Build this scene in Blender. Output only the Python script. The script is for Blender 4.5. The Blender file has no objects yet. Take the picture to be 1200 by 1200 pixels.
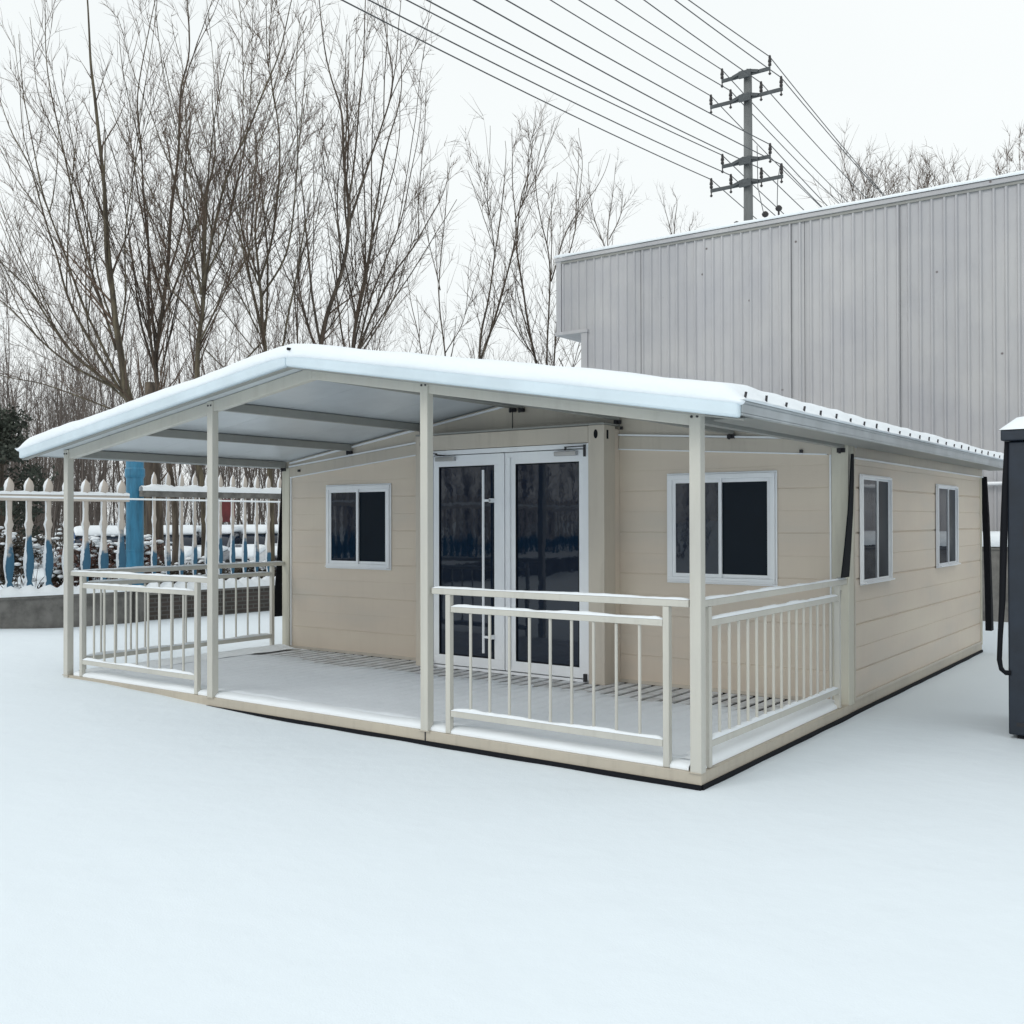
import bpy, bmesh, math, random
from mathutils import Vector, Matrix, noise
random.seed(11)
R = math.radians
S = bpy.context.scene
COL = S.collection

# ------------------------------------------------------------------ camera
CAM = Vector((2.886, -6.0759, 1.7424))
RT = Vector((0.81100088, 0.58504137, -0.00204119))
UP = Vector((0.0062903, -0.00523095, 0.99996653))
FW = Vector((-0.58501111, 0.81098658, 0.00792239))
cd = bpy.data.cameras.new('camera')
cam = bpy.data.objects.new('camera', cd)
COL.objects.link(cam)
m = Matrix((RT, UP, -FW)).transposed().to_4x4()
m.translation = CAM
cam.matrix_world = m
cd.sensor_width = 36
cd.lens = 36 * 1203.2 / 1200
cd.clip_start = 0.05
cd.clip_end = 3000
S.camera = cam
F = 1203.2


def at(px, py, d):
    """world point seen at photo pixel (1200 px grid) at forward distance d"""
    return CAM + FW * d + RT * ((px - 600) / F * d) + UP * ((600 - py) / F * d)


def gnd(px, d):
    p = at(px, 609, d)
    return Vector((p.x, p.y, 0))


# ------------------------------------------------------------------ materials
def mat(name, col, rough=0.6, metal=0.0, var=0.0, scale=3.0, bump=0.0, bscale=40.0, spec=0.5, col2=None, stretch=(1, 1, 1), detail=6, lo=.35, hi=.65, coat=0):
    m = bpy.data.materials.new(name)
    m.use_nodes = True
    nt = m.node_tree
    N, L = nt.nodes, nt.links
    b = N['Principled BSDF']
    b.inputs['Base Color'].default_value = (*col, 1)
    b.inputs['Roughness'].default_value = rough
    b.inputs['Metallic'].default_value = metal
    b.inputs['Specular IOR Level'].default_value = spec
    b.inputs['Coat Weight'].default_value = coat
    tc = N.new('ShaderNodeTexCoord')
    mp = N.new('ShaderNodeMapping')
    mp.inputs['Scale'].default_value = stretch
    L.new(tc.outputs['Object'], mp.inputs['Vector'])
    if var > 0 or col2:
        nz = N.new('ShaderNodeTexNoise')
        nz.inputs['Scale'].default_value = scale
        nz.inputs['Detail'].default_value = detail
        nz.inputs['Roughness'].default_value = .62
        L.new(mp.outputs['Vector'], nz.inputs['Vector'])
        rp = N.new('ShaderNodeValToRGB')
        rp.color_ramp.elements[0].position = lo
        rp.color_ramp.elements[1].position = hi
        c2 = col2 if col2 else tuple(c * (1 - var) for c in col)
        rp.color_ramp.elements[0].color = (*c2, 1)
        rp.color_ramp.elements[1].color = (*(col if col2 else tuple(min(1, c * (1 + var * .5)) for c in col)), 1)
        L.new(nz.outputs['Fac'], rp.inputs['Fac'])
        L.new(rp.outputs['Color'], b.inputs['Base Color'])
    if bump > 0:
        n2 = N.new('ShaderNodeTexNoise')
        n2.inputs['Scale'].default_value = bscale
        n2.inputs['Detail'].default_value = 5
        L.new(mp.outputs['Vector'], n2.inputs['Vector'])
        bp = N.new('ShaderNodeBump')
        bp.inputs['Strength'].default_value = 1
        bp.inputs['Distance'].default_value = bump
        L.new(n2.outputs['Fac'], bp.inputs['Height'])
        L.new(bp.outputs['Normal'], b.inputs['Normal'])
    return m


def paint(name, col, dirt=(.25, .22, .18), amount=.35, rough=.45, warm=0):
    """painted metal with faint vertical grime streaks"""
    m = mat(name, col, rough)
    nt = m.node_tree
    N, L = nt.nodes, nt.links
    b = N['Principled BSDF']
    tc = N['Texture Coordinate']
    mp = N['Mapping']
    mp.inputs['Scale'].default_value = (7, 7, .8)
    nz = N.new('ShaderNodeTexNoise')
    nz.inputs['Scale'].default_value = 1.6
    nz.inputs['Detail'].default_value = 8
    nz.inputs['Roughness'].default_value = .65
    L.new(mp.outputs['Vector'], nz.inputs['Vector'])
    n2 = N.new('ShaderNodeTexNoise')
    n2.inputs['Scale'].default_value = .9
    n2.inputs['Detail'].default_value = 4
    L.new(tc.outputs['Object'], n2.inputs['Vector'])
    mr = N.new('ShaderNodeMapRange')
    mr.inputs['From Min'].default_value = .5
    mr.inputs['From Max'].default_value = .8
    mr.inputs['To Max'].default_value = amount
    L.new(nz.outputs['Fac'], mr.inputs['Value'])
    mx = N.new('ShaderNodeMix')
    mx.data_type = 'RGBA'
    mx.inputs['A'].default_value = (*col, 1)
    mx.inputs['B'].default_value = (*dirt, 1)
    L.new(mr.outputs['Result'], mx.inputs['Factor'])
    m3 = N.new('ShaderNodeMix')
    m3.data_type = 'RGBA'
    m3.blend_type = 'MULTIPLY'
    m3.inputs['Factor'].default_value = 1
    rp = N.new('ShaderNodeValToRGB')
    rp.color_ramp.elements[0].position = .3
    rp.color_ramp.elements[1].position = .7
    rp.color_ramp.elements[0].color = (.88, .88, .89, 1)
    rp.color_ramp.elements[1].color = (1.04, 1.03, 1.0, 1)
    if warm:
        rp.color_ramp.elements[0].color = (.91, .915, .92, 1)
        rp.color_ramp.elements[1].color = (1.05, 1.03, .99, 1)
        e_ = rp.color_ramp.elements.new(.5); e_.color = (1.0, .965, .94, 1)
        m4 = N.new('ShaderNodeMapping'); m4.inputs['Scale'].default_value = (.7, .7, 2.4)
        L.new(tc.outputs['Object'], m4.inputs['Vector']); L.new(m4.outputs[0], n2.inputs['Vector'])
    L.new(n2.outputs['Fac'], rp.inputs['Fac'])
    L.new(mx.outputs['Result'], m3.inputs['A'])
    L.new(rp.outputs['Color'], m3.inputs['B'])
    L.new(m3.outputs['Result'], b.inputs['Base Color'])
    n3 = N.new('ShaderNodeTexNoise')
    n3.inputs['Scale'].default_value = 60
    L.new(tc.outputs['Object'], n3.inputs['Vector'])
    bp = N.new('ShaderNodeBump')
    bp.inputs['Distance'].default_value = .0006
    L.new(n3.outputs['Fac'], bp.inputs['Height'])
    L.new(bp.outputs['Normal'], b.inputs['Normal'])
    return m


def snow_mat(name, col=(.80, .875, .93), b1=.012, s1=9.0, b2=.02, s2=1.3):
    m = mat(name, col, .75, spec=.25)
    nt = m.node_tree
    N, L = nt.nodes, nt.links
    b = N['Principled BSDF']
    tc = N['Texture Coordinate']
    hs = []
    for sc, dist in ((s1, b1), (s2, b2), (110, .0016)):
        nz = N.new('ShaderNodeTexNoise')
        nz.inputs['Scale'].default_value = sc
        nz.inputs['Detail'].default_value = 4
        nz.inputs['Roughness'].default_value = .5
        L.new(tc.outputs['Object'], nz.inputs['Vector'])
        mu = N.new('ShaderNodeMath')
        mu.operation = 'MULTIPLY'
        mu.inputs[1].default_value = dist
        L.new(nz.outputs['Fac'], mu.inputs[0])
        hs.append(mu)
    a = N.new('ShaderNodeMath'); L.new(hs[0].outputs[0], a.inputs[0]); L.new(hs[1].outputs[0], a.inputs[1])
    a2 = N.new('ShaderNodeMath'); L.new(a.outputs[0], a2.inputs[0]); L.new(hs[2].outputs[0], a2.inputs[1])
    bp = N.new('ShaderNodeBump')
    bp.inputs['Distance'].default_value = 1
    bp.inputs['Strength'].default_value = .8
    L.new(a2.outputs[0], bp.inputs['Height'])
    L.new(bp.outputs['Normal'], b.inputs['Normal'])
    b.inputs['Subsurface Weight'].default_value = 0
    return m


M = {}
M['snow'] = snow_mat('snow_ground', b1=.011, s1=4, b2=.05, s2=.6)
M['snow_roof'] = snow_mat('snow_roof', (.84, .89, .93), b1=.008, s1=10, b2=.02, s2=2.5)
M['snow_fine'] = snow_mat('snow_fine', (.84, .88, .91), b1=.004, s1=30, b2=.004, s2=9)
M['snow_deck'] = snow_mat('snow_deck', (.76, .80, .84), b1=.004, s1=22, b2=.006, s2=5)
M['beige'] = paint('beige_frame_paint', (.56, .51, .44), amount=.25)
M['siding'] = paint('beige_siding', (.635, .57, .488), dirt=(.42, .37, .32), amount=.10, rough=.5, warm=1)
M['cream'] = paint('cream_post_paint', (.57, .56, .51), amount=.2, rough=.35)
M['base'] = paint('base_beam_paint', (.50, .45, .37), amount=.35)
M['white_alu'] = paint('white_aluminium', (.86, .89, .93), dirt=(.5, .5, .5), amount=.15, rough=.3)
M['roof_under'] = mat('roof_panel_metal', (.58, .62, .65), .30, var=.15, scale=.8, spec=.6)
M['fascia'] = mat('fascia_metal_lip_shade', (.63, .73, .79), .42, var=.08, scale=2)  # fascia metal, with shade under the snow lip put into its pale blue
M['gutter'] = mat('gutter_metal', (.50, .54, .56), .28, metal=.5, var=.15, scale=3)
M['purlin'] = paint('purlin_paint', (.30, .305, .29), amount=.3, rough=.5)
M['black'] = mat('black_rubber', (.008, .009, .012), .7, spec=.15)
M['corner'] = paint('corner_post_paint', (.61, .59, .50), amount=.35)
M['dark'] = mat('dark_metal', (.03, .03, .035), .5, metal=.3)
M['chrome'] = mat('brushed_steel', (.42, .42, .42), .3, metal=.9)
M['glass'] = mat('dark_window_glass', (.004, .011, .026), .02, spec=.55, bump=.0009, bscale=2.2)
M['screen'] = mat('insect_screen', (.006, .012, .020), .3, spec=.12)
M['plank'] = mat('dusted_plank', (.68, .70, .72), .8, col2=(.42, .41, .40), scale=7, lo=.3, hi=.55)
M['under'] = mat('deck_underside', (.012, .012, .012), .9)
M['navy'] = mat('navy_painted_steel', (.010, .018, .032), .42, var=.3, scale=4, bump=.0008, bscale=30)
M['conc'] = mat('wet_concrete', (.17, .165, .155), .85, var=.4, scale=4, bump=.004, bscale=30)
M['concpole'] = mat('pole_concrete', (.17, .18, .18), .8, var=.3, scale=3, stretch=(1, 1, .2))
M['steel_dk'] = mat('galvanised_arm', (.07, .08, .085), .6, var=.3, scale=8)
M['porcelain'] = mat('dark_porcelain', (.025, .022, .022), .3)
M['wire'] = mat('overhead_wire', (.06, .065, .07), .6)
M['bark'] = mat('bark', (.15, .12, .09), .9, col2=(.055, .043, .034), scale=3, stretch=(4, 4, .7), bump=.012, bscale=9, lo=.4, hi=.7)
M['bark2'] = mat('olive_bark', (.17, .145, .095), .9, col2=(.06, .048, .035), scale=3, stretch=(4, 4, .7), bump=.012, bscale=9, lo=.4, hi=.7)
M['twig'] = mat('twig_bark', (.115, .08, .058), .9, var=.3, scale=1)
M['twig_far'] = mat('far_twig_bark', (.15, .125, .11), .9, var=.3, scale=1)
M['leafdark'] = mat('evergreen_leaf', (.05, .06, .045), .8, var=.5, scale=3)
M['leafred'] = mat('dry_red_leaf', (.16, .075, .06), .8, col2=(.07, .05, .04), scale=5)
M['leafbrown'] = mat('dry_dark_leaf', (.075, .06, .045), .8, var=.5, scale=5)
M['bluepaint'] = mat('blue_post_paint', (.035, .20, .34), .45, var=.35, scale=3, stretch=(3, 3, .6), bump=.002, bscale=14)
M['carwhite'] = mat('car_paint_white', (.62, .64, .66), .3, coat=.5)
M['cargrey'] = mat('car_paint_grey', (.16, .17, .19), .3, coat=.5)
M['carblue'] = mat('car_paint_blue', (.04, .10, .22), .3, coat=.5)
M['tyre'] = mat('tyre', (.02, .02, .02), .8)
M['lamp'] = mat('lamp_glass', (.6, .6, .62), .15)
M['redboard'] = mat('red_board', (.13, .018, .02), .6, var=.3, scale=4)


def brick_mat():
    m = mat('dark_brick', (.1, .08, .07), .9)
    nt = m.node_tree; N, L = nt.nodes, nt.links
    tc = N['Texture Coordinate']
    sp = N.new('ShaderNodeSeparateXYZ'); cb = N.new('ShaderNodeCombineXYZ')
    L.new(tc.outputs['Object'], sp.inputs[0])
    L.new(sp.outputs['Y'], cb.inputs['X']); L.new(sp.outputs['Z'], cb.inputs['Y'])
    br = N.new('ShaderNodeTexBrick')
    br.inputs['Scale'].default_value = 1
    br.inputs['Brick Width'].default_value = .24
    br.inputs['Row Height'].default_value = .075
    br.inputs['Mortar Size'].default_value = .012
    br.inputs['Color1'].default_value = (.07, .055, .048, 1)
    br.inputs['Color2'].default_value = (.05, .045, .04, 1)
    br.inputs['Mortar'].default_value = (.10, .10, .095, 1)
    L.new(cb.outputs[0], br.inputs['Vector'])
    L.new(br.outputs['Color'], N['Principled BSDF'].inputs['Base Color'])
    return m


M['brick'] = brick_mat()


def baluster_mat():
    """peeling cream over blue paint, wind-blown snow stuck on the windward faces"""
    m = mat('peeling_baluster', (.5, .5, .5), .75)
    nt = m.node_tree; N, L = nt.nodes, nt.links
    b = N['Principled BSDF']
    tc = N['Texture Coordinate']
    geo = N.new('ShaderNodeNewGeometry')
    sp = N.new('ShaderNodeSeparateXYZ'); L.new(geo.outputs['Position'], sp.inputs[0])
    nz = N.new('ShaderNodeTexNoise'); nz.inputs['Scale'].default_value = 6; nz.inputs['Detail'].default_value = 5
    L.new(geo.outputs['Position'], nz.inputs['Vector'])
    nlow = N.new('ShaderNodeTexNoise'); nlow.inputs['Scale'].default_value = 1.1
    L.new(geo.outputs['Position'], nlow.inputs['Vector'])
    # blue below a wandering height
    a = N.new('ShaderNodeMath'); a.operation = 'MULTIPLY_ADD'; a.inputs[1].default_value = -1.6
    L.new(nlow.outputs['Fac'], a.inputs[0]); L.new(sp.outputs['Z'], a.inputs[2])
    a2 = N.new('ShaderNodeMath'); a2.operation = 'MULTIPLY_ADD'; a2.inputs[1].default_value = .6
    L.new(nz.outputs['Fac'], a2.inputs[0]); L.new(a.outputs[0], a2.inputs[2])
    mr = N.new('ShaderNodeMapRange'); mr.inputs['From Min'].default_value = .86; mr.inputs['From Max'].default_value = .74
    L.new(a2.outputs[0], mr.inputs['Value'])
    mx = N.new('ShaderNodeMix'); mx.data_type = 'RGBA'
    mx.inputs['A'].default_value = (.48, .43, .38, 1); mx.inputs['B'].default_value = (.03, .11, .185, 1)
    L.new(mr.outputs['Result'], mx.inputs['Factor'])
    # snow
    dt = N.new('ShaderNodeVectorMath'); dt.operation = 'DOT_PRODUCT'
    dt.inputs[1].default_value = (-.35, -.85, .55)
    L.new(geo.outputs['Normal'], dt.inputs[0])
    a3 = N.new('ShaderNodeMath'); a3.operation = 'MULTIPLY_ADD'; a3.inputs[1].default_value = .9
    L.new(nz.outputs['Fac'], a3.inputs[0]); L.new(dt.outputs['Value'], a3.inputs[2])
    m2 = N.new('ShaderNodeMapRange'); m2.inputs['From Min'].default_value = .98; m2.inputs['From Max'].default_value = 1.12
    L.new(a3.outputs[0], m2.inputs['Value'])
    mx2 = N.new('ShaderNodeMix'); mx2.data_type = 'RGBA'
    mx2.inputs['B'].default_value = (.80, .83, .86, 1)
    L.new(mx.outputs['Result'], mx2.inputs['A']); L.new(m2.outputs['Result'], mx2.inputs['Factor'])
    L.new(mx2.outputs['Result'], b.inputs['Base Color'])
    return m


M['baluster'] = baluster_mat()


def warehouse_mat():
    m = paint('warehouse_sheet', (.485, .487, .505), dirt=(.33, .33, .35), amount=.3, rough=.5)
    nt = m.node_tree; N, L = nt.nodes, nt.links
    b = N['Principled BSDF']
    src = b.inputs['Base Color'].links[0].from_socket
    tc = N['Texture Coordinate']
    # sheets about 0.84 m wide with slightly different weathering, plus sparse rust specks
    mp = N.new('ShaderNodeMapping'); mp.inputs['Scale'].default_value = (1.19, .001, .001)
    L.new(tc.outputs['Object'], mp.inputs['Vector'])
    sp = N.new('ShaderNodeSeparateXYZ'); L.new(mp.outputs[0], sp.inputs[0])
    fl = N.new('ShaderNodeMath'); fl.operation = 'FLOOR'; L.new(sp.outputs['X'], fl.inputs[0])
    wn = N.new('ShaderNodeTexWhiteNoise'); wn.noise_dimensions = '1D'; L.new(fl.outputs[0], wn.inputs['W'])
    mr = N.new('ShaderNodeMapRange'); mr.inputs['To Min'].default_value = .93; mr.inputs['To Max'].default_value = 1.05
    L.new(wn.outputs['Value'], mr.inputs['Value'])
    mx = N.new('ShaderNodeMix'); mx.data_type = 'RGBA'; mx.blend_type = 'MULTIPLY'; mx.inputs['Factor'].default_value = 1
    cb = N.new('ShaderNodeCombineXYZ')
    for i in range(3): L.new(mr.outputs['Result'], cb.inputs[i])
    L.new(src, mx.inputs['A']); L.new(cb.outputs[0], mx.inputs['B'])
    vo = N.new('ShaderNodeTexVoronoi'); vo.inputs['Scale'].default_value = 1.4
    L.new(tc.outputs['Object'], vo.inputs['Vector'])
    m2 = N.new('ShaderNodeMapRange'); m2.inputs['From Min'].default_value = .045; m2.inputs['From Max'].default_value = .02
    L.new(vo.outputs['Distance'], m2.inputs['Value'])
    mx2 = N.new('ShaderNodeMix'); mx2.data_type = 'RGBA'; mx2.inputs['B'].default_value = (.12, .10, .10, 1)
    L.new(m2.outputs['Result'], mx2.inputs['Factor']); L.new(mx.outputs['Result'], mx2.inputs['A'])
    L.new(mx2.outputs['Result'], b.inputs['Base Color'])
    return m


M['ware'] = warehouse_mat()


# ------------------------------------------------------------------ mesh helpers
class MB:
    def __init__(s):
        s.v = []; s.f = []

    def quadbox(s, P):
        """8 points: bottom ring 0-3, top ring 4-7"""
        n = len(s.v); s.v += [tuple(p) for p in P]
        for q in ((0, 3, 2, 1), (4, 5, 6, 7), (0, 1, 5, 4), (1, 2, 6, 5), (2, 3, 7, 6), (3, 0, 4, 7)):
            s.f.append(tuple(n + i for i in q))
        return s

    def box(s, x0, x1, y0, y1, z0, z1):
        return s.quadbox([(x0, y0, z0), (x1, y0, z0), (x1, y1, z0), (x0, y1, z0), (x0, y0, z1), (x1, y0, z1), (x1, y1, z1), (x0, y1, z1)])

    def bar(s, a, b, w, h, up=(0, 0, 1)):
        """rectangular bar from a to b; w across, h along up"""
        a, b, up = Vector(a), Vector(b), Vector(up)
        d = (b - a).normalized(); sd = d.cross(up).normalized(); u = sd.cross(d).normalized()
        P = []
        for p in (a, b):
            P.append([p - sd * w / 2 - u * h / 2, p + sd * w / 2 - u * h / 2, p + sd * w / 2 + u * h / 2, p - sd * w / 2 + u * h / 2])
        n = len(s.v); s.v += [tuple(p) for q in P for p in q]
        s.f += [(n, n + 3, n + 2, n + 1), (n + 4, n + 5, n + 6, n + 7)]
        for i in range(4):
            j = (i + 1) % 4; s.f.append((n + i, n + j, n + 4 + j, n + 4 + i))
        return s

    def slab_xz(s, pts, y0, y1):
        """polygon in xz (counter-clockwise seen from -y) extruded in y"""
        n = len(s.v); k = len(pts)
        s.v += [(x, y0, z) for x, z in pts] + [(x, y1, z) for x, z in pts]
        s.f.append(tuple(n + i for i in range(k)))
        s.f.append(tuple(n + k + i for i in reversed(range(k))))
        for i in range(k):
            j = (i + 1) % k; s.f.append((n + i, n + k + i, n + k + j, n + j))
        return s

    def tube(s, pts, rad, sides=6, cap=True):
        pts = [Vector(p) for p in pts]
        n0 = len(s.v); k = len(pts)
        if not hasattr(rad, '__len__'): rad = [rad] * k
        t = (pts[1] - pts[0]).normalized()
        ref = Vector((0, 0, 1)) if abs(t.z) < .9 else Vector((1, 0, 0))
        a = t.cross(ref).normalized()
        for i, p in enumerate(pts):
            if i < k - 1: t = (pts[i + 1] - p).normalized()
            a = (a - t * a.dot(t))
            a = a.normalized() if a.length > 1e-6 else t.orthogonal().normalized()
            b = t.cross(a)
            for j in range(sides):
                an = 2 * math.pi * j / sides
                q = p + (a * math.cos(an) + b * math.sin(an)) * rad[i]
                s.v.append((q.x, q.y, q.z))
        for i in range(k - 1):
            o = n0 + i * sides
            for j in range(sides):
                j2 = (j + 1) % sides
                s.f.append((o + j, o + j2, o + sides + j2, o + sides + j))
        if cap:
            s.f.append(tuple(n0 + j for j in reversed(range(sides))))
            s.f.append(tuple(n0 + (k - 1) * sides + j for j in range(sides)))
        return s

    def lathe(s, prof, x=0, y=0, z=0, sides=12):
        n0 = len(s.v)
        for r, h in prof:
            for j in range(sides):
                an = 2 * math.pi * j / sides
                s.v.append((x + r * math.cos(an), y + r * math.sin(an), z + h))
        for i in range(len(prof) - 1):
            o = n0 + i * sides
            for j in range(sides):
                j2 = (j + 1) % sides
                s.f.append((o + j, o + j2, o + sides + j2, o + sides + j))
        s.f.append(tuple(n0 + j for j in reversed(range(sides))))
        s.f.append(tuple(n0 + (len(prof) - 1) * sides + j for j in range(sides)))
        return s

    def grid(s, rows):
        """rows of equal-length point lists"""
        n0 = len(s.v); w = len(rows[0])
        for r in rows: s.v += [tuple(p) for p in r]
        for i in range(len(rows) - 1):
            for j in range(w - 1):
                o = n0 + i * w + j
                s.f.append((o, o + 1, o + w + 1, o + w))
        return s

    def build(s, name, material, parent=None, smooth=False, bevel=0, origin=None):
        me = bpy.data.meshes.new(name)
        vv = s.v
        if origin is not None:
            ox, oy, oz = origin
            vv = [(a - ox, b - oy, c - oz) for a, b, c in vv]
        me.from_pydata(vv, [], s.f)
        me.materials.append(material)
        if smooth:
            me.polygons.foreach_set('use_smooth', [True] * len(me.polygons))
        me.update()
        o = bpy.data.objects.new(name, me)
        COL.objects.link(o)
        if origin is not None: o.location = origin
        if parent is not None: o.parent = parent
        if bevel:
            b = o.modifiers.new('bevel', 'BEVEL'); b.width = bevel; b.segments = 2; b.limit_method = 'ANGLE'
        return o


def tag(o, label=None, cat=None, group=None, kind=None):
    if label: o['label'] = label
    if cat: o['category'] = cat
    if group: o['group'] = group
    if kind: o['kind'] = kind
    return o


def empty(name, loc=(0, 0, 0), rz=0):
    o = bpy.data.objects.new(name, None); COL.objects.link(o)
    o.location = loc; o.rotation_euler = (0, 0, rz); o.empty_display_size = .2
    return o


def sm(a, b, x):
    t = max(0, min(1, (x - a) / (b - a))); return t * t * (3 - 2 * t)


def nz(x, y, z=0, s=1):
    return noise.noise(Vector((x * s, y * s, z * s)))


# ------------------------------------------------------------------ ground
def gh(x, y):
    inside = -7.25 < x < -.05 and .06 < y < 8.4
    h = .035 * nz(x, y, 0, .25) * sm(6, 20, math.hypot(x, y)) + .010 * nz(x, y, 5, .6) * sm(.2, 2.5, math.hypot(max(-7.33 - x, x, 0), max(-y, y - 8.46, 0)))
    # drift against the left half of the porch front, worn edge around the building
    h += .085 * sm(-3.4, -7.2, x) * sm(-2.4, -.05, y) * sm(3.5, 1.5, y)
    dx = max(-7.33 - x, x, 0); dy = max(-y, y - 8.46, 0); d = math.hypot(dx, dy)
    h += .006 * math.exp(-d * 1.4) * (nz(x, y, 2, 2.2))
    if inside: h = min(h, .0) - .01
    return h


def ground():
    def axis(c, n, near, far):
        out = []
        for i in range(-n, n + 1):
            t = i / n; out.append(c + math.copysign(near * abs(t) + far * abs(t) ** 5, t))
        return out
    xs = axis(-3, 110, 14, 700); ys = axis(2, 110, 14, 700)
    b = MB().grid([[(x, y, gh(x, y)) for x in xs] for y in ys])
    o = b.build('snow_ground', M['snow'], smooth=True)
    tag(o, kind='structure')


ground()
# ------------------------------------------------------------------ house
W = 7.33; P = 3.02; YB = 8.46
RX = -3.6
XL, XR = -7.76, .386


def zr(x):
    return 3.05 - (.147 * (RX - x) if x < RX else .167 * (x - RX))


house = empty('prefab_house', (-3.65, 3.0, 0))
tag(house, 'beige prefab cabin with a snow covered gable roof and a railed front porch', 'house')
HO = Vector((-3.65, 3.0, 0))


def hb(b, name, material, parent=None, smooth=False, bevel=0, label=None):
    """build a mesh given in world coordinates as a child of the house (or of a part of it)"""
    o = b.build(name, material, None, smooth, bevel)
    if parent is None:
        o.parent = house; o.location = -HO
    else:
        o.parent = parent
    if label: o['label'] = label
    return o


# base frame
for nm, bx in (('base_beam', (-W, 0, -.0, .09, .03, .11)), ('base_beam', (-.09, 0, .092, P - .002, .03, .11)), ('base_beam', (-W, -W + .09, .092, P - .002, .03, .11))):
    hb(MB().box(*bx), nm, M['base'], bevel=.004)
hb(MB().box(-.095, -.004, P, YB, .03, .125), 'base_beam', M['base'], bevel=.004)
hb(MB().box(-W + .05, -.05, .05, YB - .05, -.05, .028), 'skid_frame', M['under'])
hb(MB().box(-.045, .012, .01, YB - .02, -.05, .034).box(-W, .0, -.012, .03, -.05, .033), 'rubber_seal', M['black'])
hb(MB().box(-2.335, -2.325, -.004, .02, .034, .105), 'joint_gap', M['dark'])

# deck planks (run front to back)
b = MB()
x = -W + .1
pw, gap = .106, .046
while x < -.12:
    b.box(x, min(x + pw, -.1), .1, P - .03, .092, .104 + random.uniform(-.002, .002))
    x += pw + gap
hb(b, 'deck_planks', M['plank'])
hb(MB().box(-W + .1, -.1, .1, P - .01, .035, .04), 'subframe_gap_shade', M['under'])  # subframe as a black sheet, shade of the plank gaps put into its colour
# snow sheet over the deck with an uneven back edge, slight sags over the gaps
rows = []
nx = 440
for j in range(40):
    t = j / 39
    row = []
    for i in range(nx + 1):
        x = -W + .105 + (W - .21) * i / nx
        back = 2.25 + .16 * nz(x, 0, 3, 1.2) + .10 * nz(x, 0, 8, 6)
        ph = ((x + W - .1) % (pw + gap)) / (pw + gap)
        on = 1 if ph < pw / (pw + gap) else 0
        back += .10 * on + .05 * nz(x, 1, 5, 20)
        y = .1 + (back - .1) * t
        z = .132 + .012 * nz(x, y, 1, 1.4) + .004 * nz(x, y, 4, 6)
        z -= (1 - on) * (.003 + .009 * sm(.35, 1, t))
        z += .035 * sm(.75, .15, y) * (.7 + .3 * nz(x, 0, 9, 2))
        z -= .028 * sm(.86, 1, t)
        if j == 0: z = .108
        row.append((x, y, z))
    rows.append(row)
hb(MB().grid(rows), 'deck_snow', M['snow_deck'], smooth=True, label='thin grey white snow lying over the porch boards')
# snow along the deck edge on the right and left sides
for s_ in (0, 1):
    rows = []
    for j in range(60):
        y = .1 + (P - .25) * j / 59
        row = []
        for i, (o_, z_) in enumerate(((0, .112), (.01, .135), (.05, .16), (.14, .165), (.26, .14), (.34, .126))):
            xx = -.03 - o_ if s_ == 0 else -W + .03 + o_
            row.append((xx, y, z_ + (.01 * nz(xx, y, 7, 3) if i > 0 else 0)))
        rows.append(row if s_ else row[::-1])
    hb(MB().grid(rows), 'edge_snow', M['snow_fine'], smooth=True)
rows = []
for j in range(200):
    x = -W + .1 + (W - .2) * j / 199
    row = []
    for i, (o_, z_) in enumerate(((.022, .111), (.022, .13), (.05, .15), (.12, .158), (.24, .14), (.32, .125))):
        row.append((x, o_, z_ + (.012 * nz(x, o_, 7, 3) if i > 0 else 0)))
    rows.append(row[::-1])
hb(MB().grid(rows), 'edge_snow', M['snow_fine'], smooth=True)


# siding walls
def siding(name, L0, L1, plane, axis, z0, z1, slope=None, label=None):
    """horizontal boards: axis 'x' = wall facing -y at y=plane from x=L0..L1; axis 'y' = wall facing +x at x=plane"""
    prof = []
    z = z0; k = 0
    zz = [.385, .59, .795, 1.0, 1.205, 1.41, 1.62, 1.825, 2.03, 2.235]
    last = z0
    prof.append((0, z0))
    for i, q in enumerate(zz):
        if q >= z1: break
        side = axis == 'y'
        dpt = (.012 if side else .005) if i % 2 == 0 else (.005 if side else .002)
        w = (.010 if side else .006) if i % 2 == 0 else (.005 if side else .003)
        prof += [(0, q - w), (dpt, q - w * .3), (dpt, q + w * .3), (0, q + w)]
    prof.append((0, z1))
    n = 40
    rows = []
    for i in range(n + 1):
        l = L0 + (L1 - L0) * i / n
        r_ = []
        for dpt, z in prof:
            wv = .0005 * nz(l, z, 3.7, .8)
            if axis == 'x': r_.append((l, plane + dpt + wv, z))
            else: r_.append((plane - dpt + wv, l, z))
        rows.append(r_)
    b = MB().grid(rows)
    b.f = [tuple(reversed(f)) for f in b.f]
    o = b.build(name, M['siding'])
    if slope:
        bm = bmesh.new(); bm.from_mesh(o.data)
        (ax, az), (bx, bz) = slope
        d = Vector((bx - ax, 0, bz - az)); nrm = Vector((-d.z, 0, d.x))
        if nrm.z < 0: nrm = -nrm
        bmesh.ops.bisect_plane(bm, geom=bm.verts[:] + bm.edges[:] + bm.faces[:], plane_co=(ax, 0, az), plane_no=nrm, clear_outer=True)
        bm.to_mesh(o.data); bm.free()
    o.parent = house; o.location = -HO
    return o


CXR, CXL, CY = -2.32, -4.79, 2.70
siding('siding_panel', CXR - .05, -.12, P, 'x', .12, 2.62, ((-2.3, 2.52), (0, 2.36)))
siding('siding_panel', -W + .14, CXL + .05, P, 'x', .12, 2.62, ((-7.3, 2.36), (-4.8, 2.56)))
siding('siding_panel', P + .02, YB - .02, -.012, 'y', .12, 2.4)
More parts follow.
